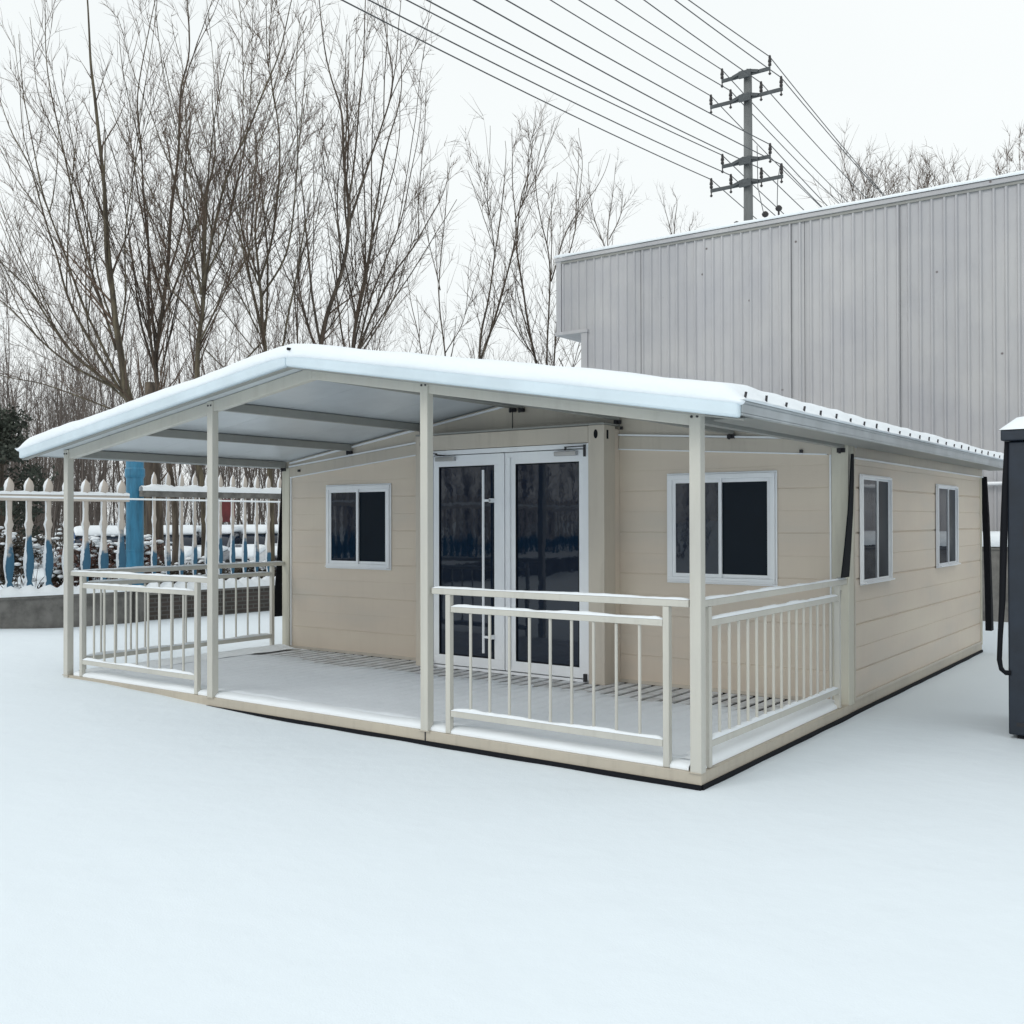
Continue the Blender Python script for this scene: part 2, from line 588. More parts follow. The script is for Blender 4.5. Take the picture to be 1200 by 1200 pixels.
# plain side and back walls
hb(MB().box(-W + .03, -W + .08, P + .05, YB - .05, .1, 2.4), 'side_wall', M['siding'])
hb(MB().slab_xz([(-W + .05, .1), (-.06, .1), (-.06, 2.4), (RX, 3.0), (-W + .05, 2.46)], YB - .06, YB), 'rear_wall', M['siding'])
hb(MB().box(-W + .1, -.1, P + .12, P + .16, .1, 2.35), 'inner_lining', M['under'])


def sbeam(x0, z0, x1, z1, h, y0, y1):
    """sloping beam whose lower edge runs (x0,z0)-(x1,z1)"""
    return MB().quadbox([(x0, y0, z0), (x1, y0, z1), (x1, y1, z1), (x0, y1, z0), (x0, y0, z0 + h), (x1, y0, z1 + h), (x1, y1, z1 + h), (x0, y1, z0 + h)])


# right wing frame
hb(MB().box(-.15, .0, P - .035, P + .12, .1, 2.43), 'corner_post', M['corner'], bevel=.005)
hb(sbeam(CXR, 2.462, -.152, 2.322, .13, P - .03, P + .05), 'wing_beam', M['beige'], bevel=.004)
hb(sbeam(CXR, 2.594, -.152, 2.454, .018, P - .042, P), 'trim_strip', M['white_alu'])
hb(sbeam(CXR, 2.452, -.19, 2.317, .012, P - .038, P), 'trim_strip', M['white_alu'])
hb(MB().box(-.172, -.156, P - .02, P + .02, .12, 2.32), 'trim_strip', M['white_alu'])
hb(MB().box(CXR + .0, -.152, P - .022, P + .03, .104, .135), 'sill_angle', M['beige'])
# left wing frame
hb(MB().box(-W, -W + .13, P - .035, P + .12, .1, 2.42), 'corner_post', M['corner'], bevel=.005)
hb(sbeam(-W + .132, 2.30, CXL, 2.535, .125, P - .03, P + .05), 'wing_beam', M['beige'], bevel=.004)
hb(sbeam(-W + .132, 2.427, CXL, 2.662, .018, P - .042, P), 'trim_strip', M['white_alu'])
hb(sbeam(-W + .15, 2.29, CXL, 2.522, .012, P - .038, P), 'trim_strip', M['white_alu'])
hb(MB().box(-W + .136, -W + .15, P - .02, P + .02, .12, 2.30), 'trim_strip', M['white_alu'])
hb(MB().box(-W + .132, CXL, P - .022, P + .03, .104, .135), 'sill_angle', M['beige'])
# gable infill up to the roof
g = MB().slab_xz([(CXR - .6, 2.5), (-.02, 2.43), (0, zr(0) - .01), (RX, zr(RX) - .01), (-W, zr(-W) - .01), (-W, 2.42), (CXL + .5, 2.6)], P - .004, P + .03)
hb(g, 'gable_infill', M['beige'])
hb(MB().box(-3.665, -3.657, P - .01, P, 2.72, 2.99), 'panel_joint', M['dark'])
hb(sbeam(-7.2, zr(-7.2) - .05, RX, zr(RX) - .05, .02, P - .03, P - .005), 'trim_strip', M['white_alu'])
# side wall top rails, corner post and trim on the right side
hb(MB().box(-.06, .012, P + .125, YB, 2.30, 2.40), 'top_rail', M['beige'], bevel=.004)
hb(MB().box(-.02, .024, P + .125, YB, 2.285, 2.298), 'trim_strip', M['white_alu'])
hb(MB().box(-.03, .002, P + .125, YB, 2.402, 2.5), 'eave_closure', M['purlin'])
hb(MB().box(-.13, .006, YB - .05, YB + .004, .1, 2.4), 'corner_post', M['corner'], bevel=.004)
hb(MB().box(-.03, .004, P + .122, P + .15, .12, 2.285), 'trim_strip', M['beige'])
hb(MB().box(-.02, .006, P + .12, YB - .05, .125, .15), 'sill_angle', M['beige'])


# windows
def window(kind, a0, a1, z0, z1, plane, ax, left_dark=True):
    """sliding window; frame with two sashes, the right one in front"""
    def B(u0, u1, d0, d1, za, zb):
        """u along wall, d outward"""
        if ax == 'x': return (u0, u1, plane - d1, plane - d0, za, zb)
        return (plane + d0, plane + d1, u0, u1, za, zb)
    o = .045 if ax == 'x' else .022
    fr = MB()
    fr.box(*B(a0, a1, .0, .032, z1 - o, z1)).box(*B(a0, a1, .0, .036, z0, z0 + o))
    fr.box(*B(a0, a0 + o, .0, .032, z0 + o, z1 - o)).box(*B(a1 - o, a1, .0, .032, z0 + o, z1 - o))
    w = hb(fr, 'window', M['white_alu'], bevel=.004)
    lip = .018 if ax == 'x' else .012
    l = MB()
    l.box(*B(a0 - lip, a1 + lip, .0, .012, z1 + .001, z1 + lip)).box(*B(a0 - lip, a1 + lip, .0, .014, z0 - lip, z0 - .001))
    l.box(*B(a0 - lip, a0 - .001, .0, .012, z0, z1)).box(*B(a1 + .001, a1 + lip, .0, .012, z0, z1))
    hb(l, 'outer_trim', M['white_alu'], w, bevel=.003)
    mid = (a0 + a1) / 2
    s_ = .035 if ax == 'x' else .016
    for k, (u0, u1, d) in enumerate(((a0 + o, mid + .02, .020), (mid - .02, a1 - o, .006))):
        sb = MB()
        zt, zb = z1 - o, z0 + o
        sb.box(*B(u0, u1, d - .014, d, zt - s_, zt)).box(*B(u0, u1, d - .014, d, zb, zb + s_))
        sb.box(*B(u0, u0 + s_, d - .014, d, zb + s_, zt - s_)).box(*B(u1 - s_, u1, d - .014, d, zb + s_, zt - s_))
        if k == 0: sb.box(*B(u1 - s_ * .9, u1, d, d + .008, zb + .0, zt))
        hb(sb, 'sash', M['white_alu'], w, bevel=.002)
        dark = (k == 0) == left_dark
        hb(MB().box(*B(u0 + s_, u1 - s_, d - .013, d - .006, zb + s_, zt - s_)), 'pane', M['glass'] if dark else M['screen'], w)
    hb(MB().box(*B(a0 + .01, a1 - .01, .036, .058, z0 + .002, z0 + .014)), 'sill', M['white_alu'], w)
    return w


window('f', -1.768, -.678, 1.145, 2.178, P - .004, 'x')['label'] = 'sliding window right of the glass doors'
window('f', -6.525, -5.462, 1.165, 2.168, P - .004, 'x')['label'] = 'sliding window left of the glass doors'
window('s', 3.33, 4.26, 1.155, 2.145, -.006, 'y')['label'] = 'side wall window nearer to the porch'
window('s', 6.09, 7.05, 1.205, 2.13, -.006, 'y')['label'] = 'side wall window nearer to the rear corner'

# container core with the doors
for (x0, x1) in ((CXR - .185, CXR), (CXL, CXL + .185)):
    hb(MB().box(x0, x1, CY, CY + .22, .104, 2.69), 'core_post', M['beige'], bevel=.006)
hb(MB().box(CXR - .05, CXR - .004, CY + .225, P - .005, .104, 2.66), 'core_side', M['siding'])
hb(MB().box(CXL + .004, CXL + .05, CY + .225, P - .005, .104, 2.66), 'core_side', M['siding'])
hb(MB().box(CXL + .187, CXR - .187, CY + .003, CY + .16, 2.52, 2.687), 'core_header', M['beige'], bevel=.005)
hb(MB().box(CXL + .2, CXR - .2, CY + .18, P + .04, .06, 2.66), 'core_backing', M['under'])
hb(MB().box(CXL, CXR, CY + .002, P + .03, 2.692, 2.71), 'core_cap', M['purlin'])
for x0 in (CXR - .115, CXL + .07):
    hb(MB().slab_xz([(x0 + .02 + .023 * math.cos(t * .3927), 2.60 + .045 * math.sin(t * .3927)) for t in range(16)], CY - .003, CY + .002), 'casting_hole', M['black'])
hb(MB().box(CXR - .001, CXR + .002, CY + .05, CY + .085, 2.55, 2.64), 'casting_hole', M['black'])
# door unit
DX0, DX1, DZ0, DZ1 = CXL + .19, CXR - .19, .135, 2.515
yd = CY + .015
fr = MB().box(DX0, DX1, yd, yd + .09, DZ1 - .05, DZ1).box(DX0, DX0 + .05, yd, yd + .09, DZ0, DZ1 - .05).box(DX1 - .05, DX1, yd, yd + .09, DZ0, DZ1 - .05)
fr.box(DX0, DX1, yd + .02, yd + .09, .106, DZ0 + .0)
door = hb(fr, 'door_frame', M['white_alu'], bevel=.004)
mid = (DX0 + DX1) / 2 - .005


def leaf(x0, x1, glass_x0, glass_x1, gz0, gz1, side):
    y0, y1 = yd + .012, yd + .052
    f = MB()
    f.box(x0, x1, y0, y1, gz1, DZ1 - .058).box(x0, x1, y0, y1, DZ0 + .012, gz0)
    f.box(x0, glass_x0, y0, y1, gz0, gz1).box(glass_x1, x1, y0, y1, gz0, gz1)
    d = hb(f, 'door_leaf', M['white_alu'], bevel=.003)
    hb(MB().box(glass_x0, glass_x1, y0 + .018, y0 + .026, gz0, gz1), 'glass', M['glass'], d)
    bd = MB()
    t = .012
    bd.box(glass_x0, glass_x1, y0 + .004, y0 + .017, gz1 - t, gz1).box(glass_x0, glass_x1, y0 + .004, y0 + .017, gz0, gz0 + t)
    bd.box(glass_x0, glass_x0 + t, y0 + .004, y0 + .017, gz0 + t, gz1 - t).box(glass_x1 - t, glass_x1, y0 + .004, y0 + .017, gz0 + t, gz1 - t)
    hb(bd, 'gasket', M['black'], d)
    # closer: body and folded arm
    cx = glass_x0 + .12 if side < 0 else glass_x1 - .14
    c = MB().box(cx - .13, cx + .13, y0 - .055, y0 - .002, 2.395, 2.44)
    hb(c, 'door_closer', M['chrome'], d, bevel=.005)
    e = DX0 + .03 if side < 0 else DX1 - .03
    hb(MB().bar((cx, y0 - .04, 2.455), (cx + side * .02 + (e - cx) * .2, y0 - .13, 2.466), .02, .012).bar((cx + (e - cx) * .2, y0 - .13, 2.475), (e, y0 - .02, 2.486), .02, .01), 'closer_arm', M['dark'], d)
    return d


dl = leaf(DX0 + .055, mid - .006, -4.50 + .03, -3.70, .255, 2.335, -1)
dr = leaf(mid + .006, DX1 - .055, -3.42, -2.63, .255, 2.335, 1)
# long pull handle on the left leaf, slim one on the right
hb(MB().tube([(-3.80, yd - .05, .32), (-3.80, yd - .05, 2.28)], .014, 12).box(-3.81, -3.70, yd - .055, yd - .03, 1.94, 1.965).box(-3.81, -3.70, yd - .055, yd - .03, .48, .505).box(-3.72, -3.695, yd - .055, yd + .012, 1.93, 1.975).box(-3.72, -3.695, yd - .055, yd + .012, .47, .515), 'pull_handle', M['white_alu'], dl)
hb(MB().box(-3.50, -3.478, yd - .012, yd + .01, .2, 2.4), 'cover_strip', M['white_alu'], dr)
for ex in (DX0 + .02, DX1 - .05):
    hb(MB().box(ex, ex + .03, yd - .03, yd - .001, .12, .2), 'hinge', M['dark'], door)
    hb(MB().box(ex, ex + .02, yd - .02, yd - .001, 2.38, 2.5), 'hinge', M['dark'], door)

# porch posts
PX = [(-W - .04, -W + .036), (-4.976, -4.9), (-2.372, -2.296), (-.074, .006)]
for x0, x1 in PX:
    xm = (x0 + x1) / 2
    p = hb(MB().box(x0, x1, -.012, .062, .106 if x0 > -7 else .0, zr(xm) - .002), 'porch_post', M['cream'], bevel=.006)
    for dx in (-.02, .02):
        q = MB().lathe([(.009, 0), (.009, .006), (.004, .009)], sides=8)
        q.v = [(xm + dx + a_, -.012 - e_, zr(xm) - .045 + c_) for a_, c_, e_ in q.v]
        hb(q, 'bolt', M['dark'], p)
    hb(MB().box(x0 - .015, min(x1 + .015, .004), -.0125 - .004, .09, .106, .112), 'foot_plate', M['base'], p)

# front roof beam between the posts (both slopes), rear pieces
b = MB()
for xa, xb in ((-W, RX), (RX, 0)):
    b.quadbox([(xa, .004, zr(xa) - .105), (xb, .004, zr(xb) - .105), (xb, .074, zr(xb) - .105), (xa, .074, zr(xa) - .105),
               (xa, .004, zr(xa) - .003), (xb, .004, zr(xb) - .003), (xb, .074, zr(xb) - .003), (xa, .074, zr(xa) - .003)])
hb(b, 'front_beam', M['cream'], bevel=.004)
for xp, w in ((-7.29, .06), (-6.11, .06), (-4.92, .06), (-3.64, .07), (-3.52, .05), (-2.33, .06), (-1.1, .06), (-.06, .06)):
    zz = zr(xp)
    y1 = P - .03
    b = MB().box(xp - w / 2, xp + w / 2, .076, y1, zz - .085, zz - .004)
    pl = hb(b, 'purlin', M['purlin'], bevel=.003)
    hb(MB().box(xp - w / 2 - .006, xp + w / 2 + .006, y1 - .02, y1 + .012, zz - .125, zz - .086).tube([(xp, y1 - .05, zz - .087), (xp, y1 - .05, zz - .135)], .012, 8), 'purlin_bracket', M['dark'], pl)

# roof panels: sandwich sheets, with joints on the underside
for k, (xa, xb) in enumerate(((XL + .03, RX), (RX, XR - .05))):
    y = -.23; i = 0
    b = MB()
    while y < 8.7:
        y2 = min(y + 1.15, 8.72)
        b.quadbox([(xa, y, zr(xa)), (xb, y, zr(xb)), (xb, y2 - .004, zr(xb)), (xa, y2 - .004, zr(xa)),
                   (xa, y, zr(xa) + .055), (xb, y, zr(xb) + .055), (xb, y2 - .004, zr(xb) + .055), (xa, y2 - .004, zr(xa) + .055)])
        y = y2
    hb(b, 'roof_panel', M['roof_under'])
# front fascia
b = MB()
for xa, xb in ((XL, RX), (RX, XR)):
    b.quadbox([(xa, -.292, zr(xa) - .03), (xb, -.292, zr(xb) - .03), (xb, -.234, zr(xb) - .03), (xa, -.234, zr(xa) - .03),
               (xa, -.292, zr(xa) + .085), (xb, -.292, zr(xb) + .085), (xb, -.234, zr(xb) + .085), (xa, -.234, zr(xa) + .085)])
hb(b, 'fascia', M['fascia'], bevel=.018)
b = MB()
for xa, xb in ((XL, RX), (RX, XR)):
    b.quadbox([(xa, -.255, zr(xa) - .042), (xb, -.255, zr(xb) - .042), (xb, -.20, zr(xb) - .042), (xa, -.20, zr(xa) - .042),
               (xa, -.255, zr(xa) - .034), (xb, -.255, zr(xb) - .034), (xb, -.20, zr(xb) - .034), (xa, -.20, zr(xa) - .034)])
hb(b, 'drip_edge', M['purlin'])
hb(MB().tube([(RX + .06, -.318, zr(RX) + .105), (RX + .06, -.27, zr(RX) + .105)], .012, 8), 'ridge_bolt', M['black'])
# gutters
ze = zr(XR)
hb(MB().box(XR - .05, XR, -.23, 8.75, ze + .004, ze + .075).box(XR + .0, XR + .008, -.24, 8.75, ze + .06, ze + .085).box(XR - .02, XR + .004, -.24, 8.75, ze - .012, ze + .003), 'gutter', M['gutter'], bevel=.004)
hb(MB().box(.05, XR - .055, .1, 8.7, ze - .0, ze + .008), 'soffit', M['purlin'])
zl = zr(XL)
hb(MB().box(XL, XL + .05, -.23, 8.75, zl - .0, zl + .075), 'gutter', M['gutter'], bevel=.004)
# roof sheet crest ends along the right eave
y = -.21; i = 0
while y < 8.7:
    c = MB()
    h = .055 + random.uniform(-.012, .008)
    c.bar((XR + .008, y, ze + .082), (XR + .016, y + random.uniform(-.006, .006), ze + .082 + h), .012, .012, up=(1, 0, 0))
    hb(c, 'snow_clip', M['dark'])
    y += .335; i += 1


# snow on the roof
def roof_snow():
    us = []
    n1, n2 = 90, 90
    for i in range(n1): us.append(XL - .03 + (RX - XL + .03) * (i / n1) ** (1.0))
    for i in range(n2 + 1): us.append(RX + (XR + .015 - RX) * (i / n2))
    prof = [(-.27, .05), (-.293, .058), (-.301, .066), (-.304, .085), (-.300, .11), (-.288, .135), (-.262, .158), (-.225, .172), (-.17, .180), (-.1, .185)]
    y = .0
    while y < 8.7:
        prof.append((y, .186)); y += .067
    prof += [(8.74, .15), (8.76, .06)]
    rows = []
    for (y, dz) in prof:
        row = []
        for x in us:
            e = min(sm(0, .2, x - us[0] + .02), 1)
            er = sm(-.0, .14, us[-1] - x + .0)
            # smooth ridge
            zz = zr(x) - .014 * math.exp(-((x - RX) / .12) ** 2)
            f = 1 + .14 * nz(x, y, 2, 1.3) + .08 * nz(x, y, 6, 4)
            k = .062 + (dz - .062) * f * (.25 + .75 * e) * (.32 + .68 * er ** .6) if dz > .068 else dz
            yy = y + ((.010 * nz(x, 0, 3, 1.6) + .004 * nz(x, dz * 9, 3, 12)) * sm(.055, .09, dz) if y < -.1 else 0)
            row.append((x, yy, zz + k))
        rows.append(row)
    # lips at both eaves
    rows2 = []
    for r_ in rows:
        a = r_[0]; z_ = r_[-1]
        ya = a[1]
        lip = .008 * nz(0, ya, 4, 4) + .022 * abs(math.sin((ya + .21) / .335 * math.pi)) - .008
        left = [(a[0] + .02, ya, zl + .07), (a[0] - .018, ya, zl + .085), (a[0] - .03, ya, (zl + .09 + a[2]) / 2)]
        hz = z_[2]
        right = [(z_[0] + .016, ya, ze + .078 + (hz - ze - .078) * .75), (z_[0] + .020 + lip, ya, ze + .078 + (hz - ze - .078) * .35), (z_[0] + .0, ya, ze + .079)]
        rows2.append(left + r_ + right)
    b = MB().grid(rows2)
    hb(b, 'roof_snow', M['snow_roof'], smooth=True, label='thick white snow with a rounded overhanging edge')


roof_snow()


# railings
def snow_strip(p0, p1, w, h, parent, n=60, seed=0):
    p0, p1 = Vector(p0), Vector(p1)
    d = (p1 - p0); L_ = d.length; d.normalize(); sd = Vector((d.y, -d.x, 0))
    rows = []
    for i in range(n + 1):
        t = i / n
        c = p0 + (p1 - p0) * t
        hh = h * (.75 + .5 * nz(t * L_, seed, 0, 3) + .25 * nz(t * L_, seed, 3, 11))
        hh *= min(1, sm(0, .03, t) + .2) * min(1, sm(1, .97, t) + .2)
        row = []
        for s_, k in ((-1, 0), (-.95, .55), (-.6, .95), (0, 1.05), (.6, .95), (.95, .55), (1, 0)):
            row.append(c + sd * (s_ * w / 2) + Vector((0, 0, max(.001, hh * k))))
        rows.append(row)
    return hb(MB().grid([r_[::-1] for r_ in rows]), 'rail_snow', M['snow_fine'], parent, smooth=True)


def railing(a, b, f0, f1, nb, zt=1.195, label=None):
    """a-b: top rail ends; f0-f1: ends of the framed panel below, nb spaces"""
    a, b, f0, f1 = (Vector((*q, 0)) for q in (a, b, f0, f1))
    Z = lambda p, z: (p.x, p.y, z)
    rt = hb(MB().bar(Z(a, zt), Z(b, zt), .045, .045), 'railing', M['cream'], bevel=.004, label=label)
    hb(MB().bar(Z(f0, 1.06), Z(f1, 1.06), .038, .042), 'mid_rail', M['cream'], rt, bevel=.003)
    hb(MB().bar(Z(f0, .265), Z(f1, .265), .04, .045), 'bottom_rail', M['cream'], rt, bevel=.003)
    d = (f1 - f0).normalized()
    for q, s_ in ((f0, -1), (f1, 1)):
        c = q + d * (s_ * .026)
        hb(MB().bar(Z(c, .112), Z(c, zt - .024), .046, .046, up=(d.x, d.y, 0)), 'rail_post', M['cream'], rt, bevel=.004)
    for k in range(1, nb):
        p = f0 + (f1 - f0) * (k / nb)
        hb(MB().tube([Z(p, .288), Z(p, 1.036)], .0115, 8, cap=False), 'baluster', M['cream'], rt, smooth=True)
    snow_strip(Z(a, zt + .023), Z(b, zt + .023), .044, .02, rt, seed=a.x * 3)
    snow_strip(Z(f0, 1.0815), Z(f1, 1.0815), .037, .024, rt, seed=a.x * 5 + 1)
    snow_strip(Z(f0, .288), Z(f1, .288),   .038, .028, rt, seed=a.x * 7 + 2)
    return rt


railing((-2.278, .035), (-.092, .035), (-2.09, .035), (-.285, .035), 10, label='front railing right of the porch opening')
railing((-W + .052, .035), (-4.992, .035), (-7.06, .035), (-5.20, .035), 10, 1.185, label='front railing left of the porch opening')
railing((-.035, .09), (-.035, P - .04), (-.035, .20), (-.035, 2.76), 16, label='side railing on the right of the porch')
railing((-W + .035, .09), (-W + .035, P - .04), (-W + .035, .20), (-W + .035, 2.76), 14, 1.185, label='side railing on the left of the porch')


# black rubber corner flaps
def flap(pts, w0, w1, th=.012):
    n = len(pts); b = MB()
    rows = [[], [], [], []]
    for i, (x, y, z) in enumerate(pts):
        w = w0 + (w1 - w0) * i / (n - 1)
        rows[0].append((x - th / 2, y - w / 2, z)); rows[1].append((x + th / 2, y - w / 2, z))
        rows[2].append((x + th / 2, y + w / 2, z)); rows[3].append((x - th / 2, y + w / 2, z))
    rows.append(rows[0])
    b.grid(rows)
    b.f.append((0, n, 2 * n, 3 * n)); 
    return b


hb(flap([(.03, 3.01, 2.32), (.03, 2.99, 2.1), (.028, 2.95, 1.8), (.02, 2.90, 1.5), (.012, 2.85, 1.24)], .05, .2), 'rubber_flap', M['black'], smooth=False)
hb(flap([(-.02, 2.81, 1.13), (-.03, 2.80, .8), (-.03, 2.80, .48)], .035, .02), 'rubber_flap', M['black'])
hb(flap([(.02, 8.50, 2.3), (.04, 8.52, 1.8), (.055, 8.54, 1.2), (.065, 8.56, .6), (.07, 8.56, .28)], .05, .14, .075), 'rubber_flap', M['black'])
hb(flap([(-W - .03, 3.05, 2.4), (-W - .045, 3.02, 1.8), (-W - .06, 3.0, 1.2), (-W - .06, 2.97, .8), (-W - .05, 2.97, .5)], .05, .14), 'rubber_flap', M['black'])
# small studs and brackets on the gable
for (x, z) in ((-1.15, 2.62), (-.42, 2.36), (-2.28, 2.67), (-7.0, 2.38), (-1.05, 2.60)):
    hb(MB().box(x - .012, x + .012, P - .06, P - .031, z - .015, z + .015), 'stud', M['dark'])
hb(MB().tube([(.0, P - .05, 2.47), (.05, P - .02, 2.44), (.05, P + .03, 2.38)], .014, 8), 'latch_bracket', M['chrome'])
hb(MB().box(.0, .05, YB - .05, YB + .06, 2.40, 2.47), 'corner_bracket', M['dark'])

# ------------------------------------------------------------------ navy cabinet on the right
cb = empty('steel_cabinet', (2.2, 3.4, 0))
tag(cb, 'tall dark navy steel cabinet with a snow cap at the right edge of the yard', 'cabinet')


def ch(b, name, material, root, smooth=False, bevel=0):
    o = b.build(name, material, None, smooth, bevel)
    o.parent = root; o.location = -Vector(root.location)
    return o


ch(MB().box(1.30, 3.3, 2.87, 3.95, .03, 2.36), 'body', M['navy'], cb, bevel=.012)
ch(MB().box(1.262, 3.4, 2.82, 4.03, 2.365, 2.45), 'lid', M['navy'], cb, bevel=.01)
ch(MB().box(1.36, 3.2, 2.90, 3.9, -.02, .03), 'plinth', M['black'], cb)
ch(MB().box(2.29, 2.30, 2.862, 2.872, .1, 2.3).box(1.36, 3.24, 2.863, 2.8715, .10, .13), 'door_seam', M['dark'], cb)
ch(MB().box(1.42, 1.47, 2.85, 2.8695, 1.6, 1.72), 'hinge', M['dark'], cb)
rows = []
for j in range(24):
    t = j / 23; y = 2.81 + 1.25 * t
    row = []
    for i in range(40):
        s_ = i / 39; x = 1.252 + 2.2 * s_
        e = min(sm(0, .07, s_), sm(1, .93, s_), sm(0, .12, t), sm(1, .88, t))
        row.append((x, y, 2.452 + .11 * e ** .7 * (1 + .15 * nz(x, y, 0, 2))))
    rows.append(row)
ch(MB().grid(rows), 'lid_snow', M['snow_roof'], cb, smooth=True)
hp = [(1.30, 2.86, 2.36), (1.285, 2.86, 2.0), (1.275, 2.86, 1.6), (1.262, 2.86, 1.1), (1.245, 2.86, .80), (1.238, 2.86, .62), (1.25, 2.86, .55), (1.28, 2.86, .52), (1.32, 2.865, .52)]
ch(MB().tube(hp, [.016, .022, .028, .024, .02, .02, .02, .02, .02], 10), 'hose', M['black'], cb, smooth=True)

# ------------------------------------------------------------------ warehouse
wh = empty('warehouse', (0, 14, 0))
tag(wh, 'long grey corrugated metal warehouse rising behind the cabin', 'warehouse')
YW = 14.0
XW0, XW1, ZT = -10.24, 22.0, 7.76


def corr(x0, x1, z0, y, step=None):
    """trapezoid ribbed sheet facing -y; z0 is a function of x"""
    rows = [[], []]
    x = x0
    k = 0
    while x < x1:
        for dx, dy in ((0, 0), (.098, 0), (.122, -.036), (.148, -.036), (.172, 0)):
            if x + dx <= x1:
                rows[0].append((x + dx, y + dy, z0(x + dx))); rows[1].append((x + dx, y + dy, 7.78))
        x += (.205, .205, .205, .225)[k % 4]
        k += 1
    return MB().grid(rows)


def ztop(x): return 7.86 - .006 * (x + 10)


ch(corr(XW0, XW1, lambda x: 0 if x > -9.53 else 6.12, YW), 'wall_sheet', M['ware'], wh)
ch(MB().box(-9.5, XW1, YW + .06, YW + 12, 0, 7.7), 'wall', M['ware'], wh)
ch(MB().box(XW0 - .04, XW0 + .09, YW - .045, YW + .1, 6.1, 7.8), 'corner_trim', M['ware'], wh, bevel=.005)
ch(MB().box(-9.6, -9.44, YW - .045, YW + .1, 0, 6.06), 'corner_trim', M['ware'], wh, bevel=.005)
ch(MB().box(XW0 - .06, -9.42, YW - .07, YW + 3.0, 6.04, 6.118), 'canopy_edge', M['ware'], wh, bevel=.005)
ch(MB().box(XW0, -9.5, YW + .06, YW + 3.0, 6.12, 7.7), 'canopy_body', M['ware'], wh)
ch(MB().box(XW0 - .06, XW1, YW - .07, YW + .2, 7.76, 7.85), 'eave_flashing', M['ware'], wh, bevel=.01)
ch(MB().box(XW0 - .06, XW1, YW - .04, YW + .21, 7.705, 7.755), 'eave_strip', M['purlin'], wh)
rows = []
for (y, z) in ((-.09, 7.852), (-.1, 7.88), (-.06, 7.92), (.1, 7.95), (3, 8.0), (12, 8.1)):
    rows.append([(XW0 - .08 + (XW1 - XW0) * i / 200, YW + y, z + (.02 * nz(i * .4, y, 0, 1) if z > 7.86 else 0)) for i in range(201)])
ch(MB().grid(rows), 'roof_snow', M['snow_roof'], wh, smooth=True)
ch(MB().tube([(-1.8, YW - .12, 2.38), (6, YW - .12, 2.38)], .035, 8), 'pipe', M['white_alu'], wh)
# sheet joints: dark overlap lines at irregular intervals
for x in (-8.05, -4.62, -4.35, -2.5, -.2, 1.93, 5.4):
    ch(MB().box(x, x + .009, YW - .041, YW - .0365, .2, 7.7), 'sheet_joint', M['dark'], wh)

lw = empty('low_wall', (1, 13.0, 0))
tag(lw, 'low brown wall with thick snow on top, in front of the warehouse', 'wall')
ch(MB().box(-6, 12, 12.95, 13.15, -.05, 1.22), 'wall', M['conc'], lw)
ch(MB().box(-6.03, 12.03, 12.91, 13.19, 1.222, 1.27), 'coping', M['conc'], lw, bevel=.01)
rows = []
for (y, z) in ((-.17, 1.272), (-.20, 1.33), (-.19, 1.43), (-.12, 1.5), (0, 1.53), (.12, 1.5), (.18, 1.42), (.16, 1.272)):
    rows.append([(-6 + .1 * i, 13.05 + y, z + .02 * nz(i * .1, y, 0, 1)) for i in range(181)])
ch(MB().grid(rows), 'wall_snow', M['snow_roof'], lw, smooth=True)


# ------------------------------------------------------------------ utility pole and wires
PB = at(877, 262, 32); px0, py0 = PB.x, PB.y


def hz(py, d=32): return CAM.z + (609 - py) * d / F


pole = empty('utility_pole', (px0, py0, 0))
tag(pole, 'grey concrete power pole with four snow free cross arms behind the warehouse', 'utility pole')
ptop = hz(84)
ch(MB().tube([(px0, py0, -.1), (px0, py0, ptop)], [.19, .125], 16), 'pole', M['concpole'], pole, smooth=True)
arm_specs = [(hz(89.5), .80, (-1, 1)), (hz(117), 1.19, (-1, -.43, .43, .98)), (hz(191), .80, (-1, 1)), (hz(217), 1.19, (-1, -.43, .43, .98))]
ins = []
for za, half, ks in arm_specs:
    xo = .02
    a = ch(MB().bar((px0 - half, py0 - .17, za), (px0 + half, py0 - .17, za), .06, .11), 'cross_arm', M['steel_dk'], pole, bevel=.008)
    br = MB()
    br.bar((px0 - .42, py0 - .22, za + .0), (px0 - .05, py0 - .22, za + .11), .05, .09).bar((px0 + .42, py0 - .22, za + .0), (px0 + .05, py0 - .22, za + .11), .05, .09)
    br.box(px0 - .2, px0 + .2, py0 - .26, py0 - .2, za - .1, za + .12)
    o = br.build('arm_bracket', M['steel_dk'], a)
    for k in ks:
        x = px0 + half * k * .98
        i_ = MB().lathe([(.02, -.2), (.05, -.16), (.02, -.12), (.02, .06), (.055, .09), (.05, .15), (.035, .18), (.06, .2), (.05, .27), (.035, .3), (.045, .33), (.03, .4)], x, py0 - .17, za, 10)
        i_.build('insulator', M['porcelain'], a, smooth=True)
        ins.append(Vector((x, py0 - .17, za + .36)))
for dx, py in ((-.32, 262), (.62, 256.5), (1.05, 252.5)):
    zz = hz(py)
    q = MB().lathe([(.03, -1.2), (.03, -.1), (.09, -.06), (.11, 0), (.07, .06), (.02, .09)], px0 + dx, py0 - .17, zz, 10)
    ch(q, 'bushing', M['porcelain'], pole, smooth=True)
ch(MB().box(px0 - .7, px0 + 1.3, py0 - .22, py0 - .12, hz(262) - 1.3, hz(262) - 1.2), 'equipment_arm', M['steel_dk'], pole)
